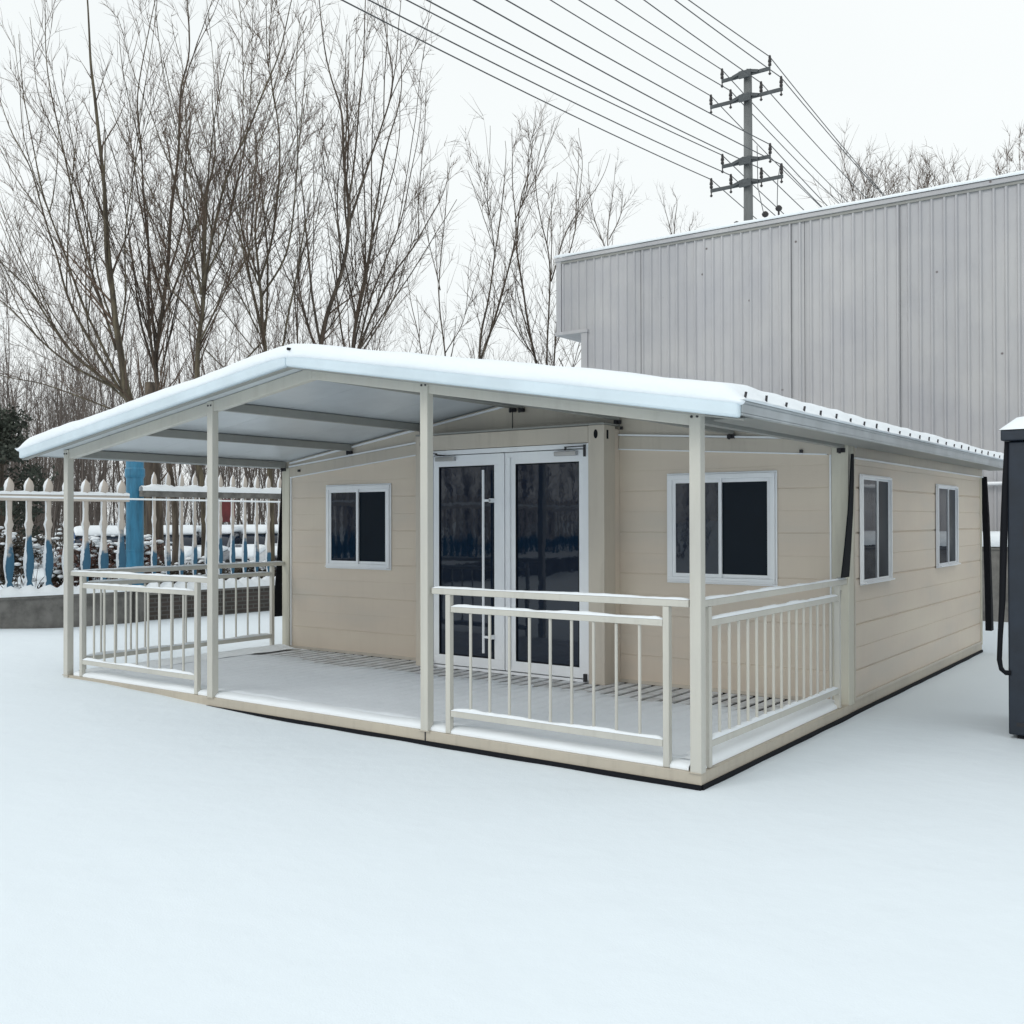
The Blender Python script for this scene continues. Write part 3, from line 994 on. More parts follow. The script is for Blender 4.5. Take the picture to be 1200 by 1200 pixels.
ch(MB().tube([(px0 + .62, py0 - .3, hz(257)), (px0 + .52, py0 - .5, hz(228)), (px0 + .5, py0 - .5, hz(180))], .012, 4).tube([(px0 + 1.05, py0 - .3, hz(253)), (px0 + 1.15, py0 - .5, hz(225)), (px0 + 1.2, py0 - .4, hz(205))], .012, 4), 'drop_lead', M['wire'], pole)

BN = [-1.16, -2.02, -1.36, -2.13, -0.58, -0.89, -2.41, -2.44, -0.98, -1.86, -2.38, -2.21]
BF = [-1.0, -1.2, -1.4, -1.0, -.6, -.6, -1.8, -1.6, -1.4, -1.2, -1.0, -1.4]
desc = ['topmost cross arm', 'second cross arm from the top', 'third cross arm from the top', 'lowest cross arm']
posn = {2: ['outer left', 'outer right'], 4: ['outer left', 'inner left', 'inner right', 'outer right']}
idx = 0
span = 52
for ai, (za, half, ks) in enumerate(arm_specs):
    for kj, k in enumerate(ks):
        p = ins[idx]; idx += 1
        pts = []
        for s_ in (-1, 1):
            q = []
            for i in range(0, 33):
                t = i / 32
                sag = (.9 if s_ < 0 else 1.1) * 4 * t * (1 - t)
                # the line bends slightly at the pole
                q.append(Vector((p.x + (BN[idx - 1] if s_ < 0 else BF[idx - 1]) * t, p.y + s_ * span * t, p.z - sag)))
            pts = (q[::-1] if s_ < 0 else pts[:-1] + q) if s_ < 0 else pts[:-1] + q
        o = MB().tube(pts, .0155, 5).build('power_line', M['wire'], origin=tuple(p))
        tag(o, f'overhead wire on the {posn[len(ks)][kj]} insulator of the {desc[ai]}', 'power line', 'power lines on the utility pole')
# ------------------------------------------------------------------ baluster fence along the left of the yard
def baluster(b, x, y, z0, z1, s=1.0, sides=8):
    H = z1 - z0
    pr = [(.06, 0), (.075, .03), (.075, .08), (.045, .12), (.06, .17), (.082, .25), (.082, .30), (.06, .40), (.042, .50), (.048, .56), (.072, .60), (.05, .64), (.045, .70), (.05, .80), (.04, .84), (.05, .86), (.072, .885), (.078, .93), (.055, .965), (.0, 1.0)]
    b.lathe([(r_ * s, t * H) for r_, t in pr], x, y, z0, sides)


def fence(name, label, pts, spacing, zw, zrail, wall_mat, first=0.0, ztop_=2.45, fat=1.0, railm=None, rs=1.0, bare=None):
    rt = empty(name, (pts[0][0], pts[0][1], 0))
    tag(rt, label, 'fence')
    seg = []
    for a, c in zip(pts[:-1], pts[1:]):
        a, c = Vector((*a, 0)), Vector((*c, 0))
        seg.append((a, c))
    w = MB(); cp = MB(); rl = MB()
    for a, c in seg:
        w.bar(a + Vector((0, 0, zw / 2 - .05)), c + Vector((0, 0, zw / 2 - .05)), .3, zw + .1)
        cp.bar(a + Vector((0, 0, zw + .022)), c + Vector((0, 0, zw + .022)), .36, .04)
        if (a, c) != seg[-1] or not bare: rl.bar(a + Vector((0, 0, zrail)), c + Vector((0, 0, zrail)), .11, .10)
    ch(w, 'wall', wall_mat, rt); ch(cp, 'coping', M['conc'], rt); ch(rl, 'top_rail', railm or M['baluster'], rt)
    n = 0
    # total arc with balusters
    carry = first
    bal_pos = []
    for a, c in seg:
        L_ = (c - a).length; d = (c - a) / L_
        t = carry
        while t < L_:
            p = a + d * t; t += spacing
            if not (bare and (a, c) == seg[-1]): bal_pos.append((p, d))
        carry = t - L_
    for p, d in bal_pos:
        b = MB(); baluster(b, 0, 0, 0, ztop_ - zw - .04, fat)
        o = b.build('baluster', M['baluster'], rt, smooth=True)
        o.location = (p.x - pts[0][0], p.y - pts[0][1], zw + .04)
    # snow on the wall, drifted up round each baluster
    rows = []
    for k, (a, c) in enumerate(seg):
        L_ = (c - a).length; d = (c - a) / L_; sd = Vector((d.y, -d.x, 0))
        m_ = int(L_ / .05)
        for i in range(m_ + (k == len(seg) - 1)):
            p = a + d * (L_ * i / m_)
            dm = min(((p - q).length for q, _ in bal_pos), default=1)
            h = .08 + .13 * max(0, 1 - dm / (spacing * .55)) + .02 * nz(p.x, p.y, 0, 3)
            rows.append([p + sd * o_ + Vector((0, 0, zw + .043 + (h * f if f else 0))) for o_, f in ((-.19, 0), (-.19, .35), (-.12, .8), (0, 1), (.12, .8), (.19, .4), (.19, 0))])
    ch(MB().grid([r_[::-1] for r_ in rows]), 'wall_snow', M['snow_fine'], rt, smooth=True)
    rows = []
    for k, (a, c) in enumerate(seg[:-1] if bare else seg):
        L_ = (c - a).length; d = (c - a) / L_; sd = Vector((d.y, -d.x, 0))
        m_ = int(L_ / .08)
        for i in range(m_ + (k == len(seg) - (2 if bare else 1))):
            p = a + d * (L_ * i / m_)
            dm = min(((p - q).length for q, _ in bal_pos), default=1)
            h = .05 + .04 * min(1, dm / (spacing * .5)) ** .5 * -1 + .04 + .015 * nz(p.x, p.y, 0, 3)
            rows.append([p + sd * o_ + Vector((0, 0, zrail + .052 + max(.001, h * f * rs))) for o_, f in ((-.065, 0), (-.06, .7), (0, 1), (.06, .7), (.065, 0))])
    ch(MB().grid([r_[::-1] for r_ in rows]), 'rail_snow', M['snow_fine'], rt, smooth=True)
    return rt


A0 = (-13.2, 2.36); A1 = (-12.79, 4.38)
fence('baluster_fence', 'baluster fence on a grey concrete plinth left of the blue post', [(-15.8, -24.0), (-15.2, -7.0), A0, A1, (-12.93, 4.70)], .30, .50, 2.12, M['conc'], first=.02, ztop_=2.45, fat=1.02, bare=True)
fence('baluster_fence', 'thinner baluster fence on a dark brick plinth right of the blue post', [(-12.97, 4.75), (-12.69, 7.84), (-12.3, 12.4)], .27, .44, 2.22, M['brick'], first=.25, ztop_=2.62, fat=.66, railm=M['conc'], rs=1.9)
bp_ = at(158, 650, 18.3)
post = empty('blue_post', (bp_.x, bp_.y, 0))
tag(post, 'round blue painted post standing between the two fence sections', 'post')
ch(MB().lathe([(.153, 0), (.150, 2.5), (.158, 2.51), (.172, 2.55), (.172, 2.66), (.152, 2.69), (.150, 2.93), (.02, 2.95)], bp_.x, bp_.y, 0, 28), 'shaft', M['bluepaint'], post, smooth=False)
ch(MB().lathe([(.155, 1.2), (.158, 1.215), (.155, 1.23)], bp_.x, bp_.y, 0, 28).lathe([(.155, 1.6), (.157, 1.61), (.155, 1.62)], bp_.x, bp_.y, 0, 28), 'band', M['bluepaint'], post)
ch(MB().lathe([(.143, 2.951), (.13, 2.99), (.08, 3.02), (.01, 3.03)], bp_.x, bp_.y, 0, 20), 'post_snow', M['snow_fine'], post, smooth=True)
# snow covered cable strung in front of the fence
cp0, cp1 = at(-160, 579, 14.8), at(345, 588.5, 18.6)
cpts = [cp0.lerp(cp1, i / 20) for i in range(21)]
o = MB().tube(cpts, .015, 8).build('snowy_cable', M['snow_fine'], smooth=True, origin=tuple(cp0))
tag(o, 'thin white snow covered cable strung along the baluster fence', 'cable')


# ------------------------------------------------------------------ trees
class Tree:
    def __init__(s, name, label, root, cat='tree', group=None, bark=None, twig=None):
        s.t = MB(); s.c = MB(); s.root = root
        s.e = empty(name, tuple(root)); tag(s.e, label, cat, group)
        s.bark = bark or M['bark']; s.twig = twig or M['twig']

    def done(s):
        ch(s.t, 'trunk', s.bark, s.e, smooth=True)
        ch(s.c, 'crown', s.twig, s.e)


def curve(pts, n):
    """Catmull-Rom through pts"""
    P_ = [pts[0] * 2 - pts[1]] + pts + [pts[-1] * 2 - pts[-2]]
    out = []
    for i in range(1, len(P_) - 2):
        for k in range(n):
            t = k / n
            a, b, c, d = P_[i - 1:i + 3]
            out.append(.5 * ((2 * b) + (c - a) * t + (2 * a - 5 * b + 4 * c - d) * t * t + (3 * b - a - 3 * c + d) * t ** 3))
    out.append(pts[-1])
    return out


def rnd_dir(base, ang):
    o = base.orthogonal().normalized()
    o.rotate(Matrix.Rotation(random.uniform(0, 2 * math.pi), 3, base))
    return (base * math.cos(ang) + o * math.sin(ang)).normalized()


def twig(b, p, d, L_, r, n=5, lift=.06, droop=0.0, wob=.06):
    pts = [p]; rad = [r]
    d = d.copy()
    for i in range(n):
        d = (d + Vector((random.gauss(0, wob), random.gauss(0, wob), random.gauss(0, wob) + lift - droop * (i / n) ** 2))).normalized()
        p = p + d * (L_ / n); pts.append(p); rad.append(r * (1 - .75 * (i + 1) / n))
    b.tube(pts, rad, 3, cap=False)
    return pts


def dress(T, pts, r0, r1, dens, L2, tw, start=.25, ang=(22, 42), droop=.12, rt=.0055, steps=7):
    """side branches and twigs along a limb; dens = branches per metre"""
    n = len(pts)
    for i in range(1, n):
        t = i / n
        if t < start: continue
        seg = (pts[i] - pts[i - 1]); l = seg.length
        if l < 1e-5: continue
        k = dens * l * (1.45 - 1.0 * t)
        cnt = int(k) + (random.random() < k % 1)
        for _ in range(cnt):
            p = pts[i - 1] + seg * random.random()
            d = rnd_dir(seg.normalized(), R(random.uniform(*ang)))
            d.z = abs(d.z) * .8 + .25; d.normalize()
            rr = (r0 + (r1 - r0) * t) * random.uniform(.28, .5)
            L_ = L2 * random.uniform(.4, 1.15) * (1.1 - .55 * t)
            q = twig(T.c, p, d, L_, max(rr, rt * 1.3), steps, .05, droop * .4, .05)
            m_ = len(q)
            for _ in range(int(tw * random.uniform(.6, 1.4))):
                j = random.randrange(1, m_)
                pp = q[j - 1].lerp(q[j], random.random())
                dd = rnd_dir((q[j] - q[j - 1]).normalized(), R(random.uniform(18, 48)))
                dd.z += .15; dd.normalize()
                q2 = twig(T.c, pp, dd, L_ * random.uniform(.3, .7), rt, 4, .03, droop, .07)
                if random.random() < .7:
                    for _ in range(2):
                        j = random.randrange(1, 5)
                        dd = rnd_dir((q2[j] - q2[j - 1]).normalized(), R(random.uniform(18, 45)))
                        twig(T.c, q2[j - 1], dd, L_ * random.uniform(.2, .4), rt * .8, 3, .0, droop, .09)


def limb_tree(name, label, base_px, d, limbs, r_base, dens=3.0, L2=1.6, tw=5, bark=None, group=None, depthj=2.0, droop=.12, rt=.0055, twigm=None, extra=17, exl=4.8):
    allc = []
    root = gnd(base_px, d)
    T = Tree(name, label, root, bark=bark, group=group, twig=twigm)
    for li, (pix, ra, rb) in enumerate(limbs):
        sway = random.uniform(-1, 1) * depthj
        pts = []
        for k, (x, y) in enumerate(pix):
            t = k / (len(pix) - 1)
            main = 0 if li == 0 else 1
            dd = d + sway * (t ** 1.3) * (1 if main else .4)
            pts.append(at(x, y, dd))
        if li == 0: pts = [Vector((root.x, root.y, -.1))] + pts
        c = curve(pts, 6)
        n = len(c)
        for i in range(1, n - 1):
            c[i] = c[i] + Vector((nz(i, li, 1, .13), nz(i, li, 7, .13), 0)) * .06
        ra_ = ra * (.38 if li else .55); rb_ = rb * .55
        rad = [ra_ + (rb_ - ra_) * (i / (n - 1)) ** .8 for i in range(n)]
        T.t.tube(c, rad, 8 if ra > .05 else 6)
        dress(T, c, ra_, rb_, dens * 1.0, L2 * 1.15, tw * .95, start=.12 if li else .25, droop=droop, rt=rt)
        allc.append((c, ra_, rb_))
    for k in range(extra):
        c, a_, b_ = random.choice(allc)
        j = random.randint(max(1, int(len(c) * (.3 if c is allc[0][0] else .08))), int(len(c) * .62))
        dd = rnd_dir((c[j] - c[j - 1]).normalized(), R(random.uniform(10, 32)))
        dd.z = abs(dd.z) + .3; dd.normalize()
        L_ = exl * random.uniform(.5, 1.1)
        r_ = (a_ + (b_ - a_) * j / len(c)) * .5
        pts = [c[j]]
        for i in range(10):
            dd = (dd + Vector((random.gauss(0, .045), random.gauss(0, .045), .05))).normalized()
            pts.append(pts[-1] + dd * L_ / 10)
        T.t.tube(pts, [r_ * (1 - .8 * i / 10) + .004 for i in range(11)], 5, cap=False)
        dress(T, pts, r_, r_ * .2, dens * .55, L2, tw * .8, start=.1, droop=droop, rt=rt)
    T.done()
    return T


WIL = 'bare willow trees beyond the fence'
limb_tree('willow_tree', 'largest bare willow at the left, its straight dark leader rising from above the porch eave', 184, 22, [
    ([(172, 600), (160, 520), (152, 470), (143, 430), (135, 370), (128, 300), (120, 220), (112, 110), (105, 40), (98, -60)], .24, .02),
    ([(152, 475), (112, 410), (80, 345), (60, 280), (38, 205), (12, 150), (-5, 100)], .10, .012),
    ([(148, 465), (118, 400), (92, 340), (62, 262), (42, 190), (28, 110), (22, 40)], .09, .012),
    ([(145, 460), (92, 420), (55, 370), (20, 325), (-30, 280)], .09, .012),
    ([(135, 455), (88, 430), (45, 395), (0, 352), (-50, 320)], .08, .012),
    ([(136, 410), (112, 330), (88, 240), (66, 140), (54, 60), (52, -20)], .08, .012),
    ([(134, 385), (118, 335), (105, 265), (70, 170), (44, 105), (35, 20)], .06, .01),
    ([(138, 395), (147, 345), (147, 270), (158, 190), (172, 90), (184, 0)], .06, .01),
    ([(150, 470), (120, 445), (75, 400), (35, 330), (0, 250)], .07, .01),
    ([(155, 490), (105, 470), (50, 450), (0, 440), (-40, 420)], .06, .01),
], .25, dens=2.6, L2=1.9, tw=5, bark=M['bark2'], group=WIL)
limb_tree('willow_tree', 'bare willow with two slim forked stems right of the largest willow', 205, 23.5, [
    ([(205, 600), (196, 520), (184, 450), (186, 390), (196, 320), (201, 250), (207, 180), (213, 110), (222, 60), (217, -30)], .15, .02),
    ([(195, 500), (180, 420), (175, 350), (172, 270), (166, 190), (162, 110), (178, 20), (190, -40)], .10, .012),
    ([(212, 115), (222, 80), (237, 45), (256, 0)], .05, .012),
    ([(188, 440), (205, 370), (222, 300), (245, 230), (268, 170)], .06, .01),
    ([(184, 430), (165, 350), (150, 260), (135, 190), (115, 120)], .06, .01),
], .15, dens=2.4, L2=1.7, tw=5, group=WIL)
limb_tree('willow_tree', 'bushy bare tree with a dense rounded crown and an olive trunk above the porch roof', 240, 21.5, [
    ([(240, 600), (232, 520), (231, 440), (236, 370), (239, 322), (241, 240), (250, 180), (249, 105)], .17, .015),
    ([(238, 335), (252, 265), (272, 195), (298, 135), (322, 75), (340, 10), (348, -40)], .09, .012),
    ([(236, 345), (222, 270), (205, 210), (190, 150)], .07, .01),
    ([(240, 325), (266, 270), (285, 185), (294, 95), (298, -20)], .07, .01),
    ([(234, 365), (212, 310), (188, 260), (170, 200)], .06, .01),
    ([(238, 330), (232, 250), (222, 190), (215, 130)], .05, .01),
    ([(234, 400), (262, 345), (290, 300), (310, 230), (318, 170)], .06, .01),
    ([(234, 380), (205, 345), (175, 320), (150, 280)], .05, .01),
], .17, dens=4.2, L2=1.5, tw=7, bark=M['bark2'], group=WIL)
limb_tree('willow_tree', 'bare tree with a mossy forked trunk just left of the roof ridge', 318, 22.5, [
    ([(318, 600), (316, 500), (312, 420), (306, 360), (304, 325), (300, 270), (304, 210), (310, 150)], .14, .012),
    ([(304, 330), (320, 275), (329, 200), (322, 120), (312, 50), (312, -20)], .08, .012),
    ([(303, 335), (286, 290), (270, 235), (262, 170)], .06, .01),
    ([(305, 350), (338, 292), (349, 205), (346, 110), (352, 20)], .07, .01),
    ([(303, 390), (278, 340), (258, 310), (225, 270)], .05, .01),
    ([(308, 400), (280, 430), (265, 445), (250, 470)], .05, .03),
    ([(300, 300), (318, 230), (342, 170), (360, 110)], .05, .01),
], .14, dens=3.6, L2=1.4, tw=7, bark=M['bark2'], group=WIL)
limb_tree('willow_tree', 'bare willow with a curved dark trunk forking high above the roof ridge', 362, 23, [
    ([(362, 600), (366, 480), (378, 392), (398, 325), (409, 262), (404, 190), (398, 130), (384, 70), (372, -30)], .15, .015),
    ([(409, 262), (428, 205), (448, 150), (460, 90), (452, 40), (440, -10)], .08, .012),
    ([(400, 320), (396, 250), (402, 180), (415, 100), (418, 20)], .05, .01),
    ([(372, 420), (352, 340), (358, 290), (386, 240)], .06, .012),
    ([(374, 400), (410, 350), (425, 300), (432, 240)], .05, .01),
], .15, dens=2.6, L2=1.6, tw=6, group=WIL)
limb_tree('willow_tree', 'bare multi stemmed willow right of the roof ridge, stems leaning to the right', 416, 23.5, [
    ([(410, 600), (408, 480), (414, 400), (428, 320), (440, 250), (452, 180), (468, 110), (470, 40)], .11, .012),
    ([(416, 430), (430, 385), (462, 322), (490, 280), (515, 235), (530, 190)], .09, .01),
    ([(415, 430), (432, 360), (455, 300), (474, 240), (488, 170), (496, 100)], .07, .01),
    ([(420, 420), (462, 350), (478, 300), (492, 260)], .05, .01),
    ([(345, 520), (350, 420), (345, 330), (330, 280)], .06, .01),
], .11, dens=2.6, L2=1.5, tw=6, group=WIL)
limb_tree('slender_tree', 'slender bare tree with a narrow fork, alone in the gap right of the willows', 520, 27, [
    ([(525, 600), (524, 480), (521, 410), (514, 330), (522, 250), (526, 190)], .07, .01),
    ([(521, 415), (545, 370), (552, 300)], .04, .008),
    ([(516, 340), (498, 260), (500, 200)], .035, .008),
    ([(498, 500), (494, 410), (482, 350), (472, 310)], .05, .01),
], .07, dens=2.4, L2=1.5, tw=4, group='slender trees beyond the cabin', extra=7, exl=2.4)
limb_tree('slender_tree', 'bare tree with paired dark stems left of the warehouse corner', 566, 26, [
    ([(566, 600), (560, 480), (562, 412), (570, 360), (580, 300), (590, 230), (592, 165)], .10, .01),
    ([(562, 425), (584, 360), (601, 300), (604, 255), (600, 200), (600, 150)], .09, .01),
    ([(580, 300), (572, 240), (558, 190)], .04, .008),
    ([(603, 260), (618, 220), (622, 170), (628, 140)], .045, .008),
], .1, dens=3.4, L2=1.4, tw=5, group='slender trees beyond the cabin', extra=7, exl=2.4)
limb_tree('slender_tree', 'bare tree with upright stems nearest to the warehouse corner', 636, 26.5, [
    ([(636, 600), (634, 480), (628, 425), (614, 350), (606, 290), (612, 230), (622, 190), (618, 140)], .09, .01),
    ([(640, 500), (641, 420), (646, 320), (634, 260), (628, 200), (640, 150)], .08, .01),
    ([(645, 500), (650, 420), (660, 330), (675, 260), (682, 200), (678, 150)], .07, .01),
    ([(640, 440), (615, 400), (600, 360), (590, 300)], .05, .008),
    ([(646, 330), (665, 270), (700, 220), (715, 180)], .05, .008),
    ([(655, 420), (668, 440), (680, 400), (690, 330)], .04, .008),
], .09, dens=3.4, L2=1.4, tw=5, group='slender trees beyond the cabin', extra=7, exl=2.4)
limb_tree('slender_tree', 'faint bare tree rising above the warehouse roof near its left corner', 715, 34, [
    ([(715, 600), (712, 400), (712, 290), (716, 240), (722, 190)], .08, .01),
    ([(712, 300), (695, 250), (690, 190)], .05, .01),
    ([(714, 280), (728, 250), (732, 215)], .05, .01),
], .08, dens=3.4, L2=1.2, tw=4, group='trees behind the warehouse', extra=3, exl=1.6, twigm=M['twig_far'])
limb_tree('slender_tree', 'small faint bare tree above the warehouse roof left of the power pole', 790, 40, [
    ([(790, 600), (790, 350), (790, 275), (793, 240), (788, 222)], .08, .01),
    ([(790, 290), (782, 255), (780, 240)], .05, .01),
    ([(808, 600), (808, 300), (812, 262), (812, 248)], .05, .01),
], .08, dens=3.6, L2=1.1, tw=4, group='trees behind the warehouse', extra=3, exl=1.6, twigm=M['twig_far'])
for k, (px, lab) in enumerate(((1010, 'twiggy bare crown above the warehouse roof where the wires come down'), (1062, 'twiggy bare crown in the middle of the clump above the warehouse roof'), (1108, 'twiggy bare crown at the right of the clump above the warehouse roof'), (1192, 'small bare crown above the warehouse roof at the right picture edge'))):
    yt = (205, 188, 196, 168)[k]
    limb_tree('slender_tree', lab, px, 44, [
        ([(px, 600), (px, 380), (px - 2, 290), (px + 4, 240), (px + 2, yt)], .14, .012),
        ([(px - 2, 300), (px - 18, 250), (px - 25, yt + 18)], .07, .01),
        ([(px, 290), (px + 20, 245), (px + 28, yt + 16)], .07, .01),
        ([(px, 280), (px - 8, 235), (px - 12, yt + 6)], .06, .01),
        ([(px, 280), (px + 12, 235), (px + 16, yt + 8)], .06, .01),
    ], .14, dens=3.4, L2=1.8, tw=6, group='trees behind the warehouse', extra=3, exl=1.6, twigm=M['twig'], rt=.009)


# far thicket, one mass
def thicket():
    b = MB()
    random.seed(5)
    for i in range(760):
        if i < 250:
            px = random.choice((random.uniform(-80, 330), random.uniform(-80, 330), random.gauss(400, 60), random.uniform(440, 640))); d = random.uniform(37, 46)
            p = gnd(px, d); hmax = 12.5 if px < 460 else 9.5
        elif i < 560:
            px = random.choice((random.uniform(-120, 120), random.uniform(-120, 660))); d = random.uniform(37, 64)
            p = gnd(px, d)
            hmax = 9.5 if px < 200 else (7.5 if px < 480 else 6.0)
        else:  # continues along the yard, out of the picture, as the door glass reflects it
            p = Vector((random.uniform(-40, -18), random.uniform(-45, 0), 0)); hmax = 9; d = 40
            if (p - CAM).normalized().dot(FW) > .62: continue
        h = random.uniform(.45, 1) * hmax * (d / 45) ** .6
        lean = Vector((random.gauss(0, .1), random.gauss(0, .1), 1)).normalized()
        q = twig(b, p, lean, h, random.uniform(.02, .05) if i < 250 else random.uniform(.03, .07), 8, .05, 0, .045)
        for _ in range(22 if i < 250 else 16):
            j = random.randrange(1, 9)
            pp = q[j - 1].lerp(q[j], random.random())
            dd = rnd_dir((q[j] - q[j - 1]).normalized(), R(random.uniform(20, 50)))
            q2 = twig(b, pp, dd, h * random.uniform(.12, .3), .008 if i < 250 else .012, 4, .1, 0, .1)
            for _ in range(3):
                j2 = random.randrange(1, 5)
                twig(b, q2[j2 - 1], rnd_dir((q2[j2] - q2[j2 - 1]).normalized(), R(35)), h * random.uniform(.06, .14), .006 if i < 250 else .008, 3, .05, 0, .1)
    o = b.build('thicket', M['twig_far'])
    tag(o, 'far off mass of thin bare stems and brush beyond the fence', 'thicket', kind='stuff')


thicket()


# leafy masses
def leaves(b, cx, cy, cz, rx, ry, rz, n, s, box=False):
    for _ in range(n):
        while True:
            u = Vector((random.uniform(-1, 1), random.uniform(-1, 1), random.uniform(-1, 1)))
            if box or u.length < 1: break
        p = Vector((cx + u.x * rx, cy + u.y * ry, cz + u.z * rz))
        if nz(p.x, p.y, p.z, 1.3) < -.18: continue
        a = Vector((random.gauss(0, 1), random.gauss(0, 1), random.gauss(0, 1))).normalized()
        c = a.orthogonal().normalized(); k = s * random.uniform(.5, 1.4)
        n0 = len(b.v)
        b.v += [tuple(p), tuple(p + a * k * .5 + c * k * .28), tuple(p + a * k), tuple(p + a * k * .5 - c * k * .28)]
        b.f.append((n0, n0 + 1, n0 + 2, n0 + 3))


random.seed(8)
p = gnd(2, 30)
e = empty('evergreen_tree', tuple(p)); tag(e, 'dark evergreen tree low at the left picture edge', 'tree')
b = MB().tube([p, p + Vector((0, 0, 4.6))], [.12, .03], 8); 
for k in range(26):
    z = 1 + 3.6 * k / 26; L_ = 1.6 * (1 - k / 30); dd = Vector((random.gauss(0, 1), random.gauss(0, 1), .3)).normalized()
    b.tube([p + Vector((0, 0, z)), p + Vector((0, 0, z)) + dd * L_], [.03, .008], 4)
ch(b, 'trunk', M['bark'], e)
b = MB()
for k in range(34):
    t = random.random(); a = random.uniform(0, 6.28); rr = 1.25 * math.sin(math.pi * (.25 + .7 * t)) * random.uniform(.5, 1)
    leaves(b, p.x + rr * math.cos(a), p.y + rr * math.sin(a), 1.2 + 3.6 * t, .55, .55, .4, 300, .12)
ch(b, 'crown', M['leafdark'], e)


def hedge(label, p0, p1, z0, z1, wd, n, material, snow_n, group=None):
    p0, p1 = Vector((*p0, 0)), Vector((*p1, 0))
    e = empty('hedge', tuple(p0)); tag(e, label, 'hedge', group)
    b = MB(); st = MB(); sn = MB()
    L_ = (p1 - p0).length
    for k in range(int(L_ * 7)):
        q = p0.lerp(p1, random.random()) + Vector((random.gauss(0, wd * .3), random.gauss(0, wd * .3), z0))
        for _ in range(3):
            twig(st, q, Vector((random.gauss(0, .3), random.gauss(0, .3), 1)).normalized(), (z1 - z0) * random.uniform(.7, 1.12), .010, 5, .1, 0, .15)
    for k in range(n):
        q = p0.lerp(p1, random.random()) + Vector((random.gauss(0, wd * .35), random.gauss(0, wd * .35), 0))
        top = z1 + .22 * nz(q.x, q.y, 0, 1.5)
        leaves(b, q.x, q.y, random.uniform(z0, top), .1, .1, .08, 14, .07)
    for k in range(snow_n):
        q = p0.lerp(p1, random.random()) + Vector((random.gauss(0, wd * .35), random.gauss(0, wd * .35), 0))
        z = z0 + (z1 + .1 + .22 * nz(q.x, q.y, 0, 1.5) - z0) * random.random() ** .5
        r_ = random.uniform(.03, .085)
        sn.lathe([(r_ * .5, -r_ * .3), (r_, 0), (r_ * .85, r_ * .35), (r_ * .3, r_ * .55)], q.x, q.y, z, 6)
    ch(st, 'stems', M['twig'], e); ch(b, 'foliage', material, e); ch(sn, 'snow_clumps', M['snow_fine'], e, smooth=True)


def xy(px, d): q = gnd(px, d); return (q.x, q.y)


hedge('dark leafy hedge flecked with snow at the far left behind the fence', xy(-60, 18.6), xy(72, 19.2), .1, 1.45, .5, 900, M['leafbrown'], 260)
hedge('reddish brown hedge flecked with snow between the porch corner post and the blue post', xy(80, 19.0), xy(172, 19.6), .1, 1.3, .5, 700, M['leafred'], 330)
hedge('low dark hedge behind the brick plinth fence', xy(182, 20.2), xy(350, 22.2), 0, .82, .35, 800, M['leafbrown'], 160)
e0 = gnd(181, 21)
dt = empty('dead_tree_trunk', tuple(e0)); tag(dt, 'thick dark tree trunk standing right beside the blue post', 'tree')
ch(MB().tube([e0 + Vector((0, 0, -.1)), e0 + Vector((.02, 0, .8)), e0 + Vector((-.03, .02, 1.9)), e0 + Vector((-.1, 0, 3.0)), e0 + Vector((-.3, .1, 4.6))], [.24, .19, .17, .16, .1], 14), 'trunk', M['bark'], dt, smooth=True)
T_ = MB()
for k in range(14):
    twig(T_, e0 + Vector((-.1, 0, 2.2 + random.random() * 2)), Vector((random.gauss(0, .5), random.gauss(0, .5), .8)).normalized(), random.uniform(1, 2.4), .02, 6, .1, 0, .1)
ch(T_, 'branches', M['twig'], dt)


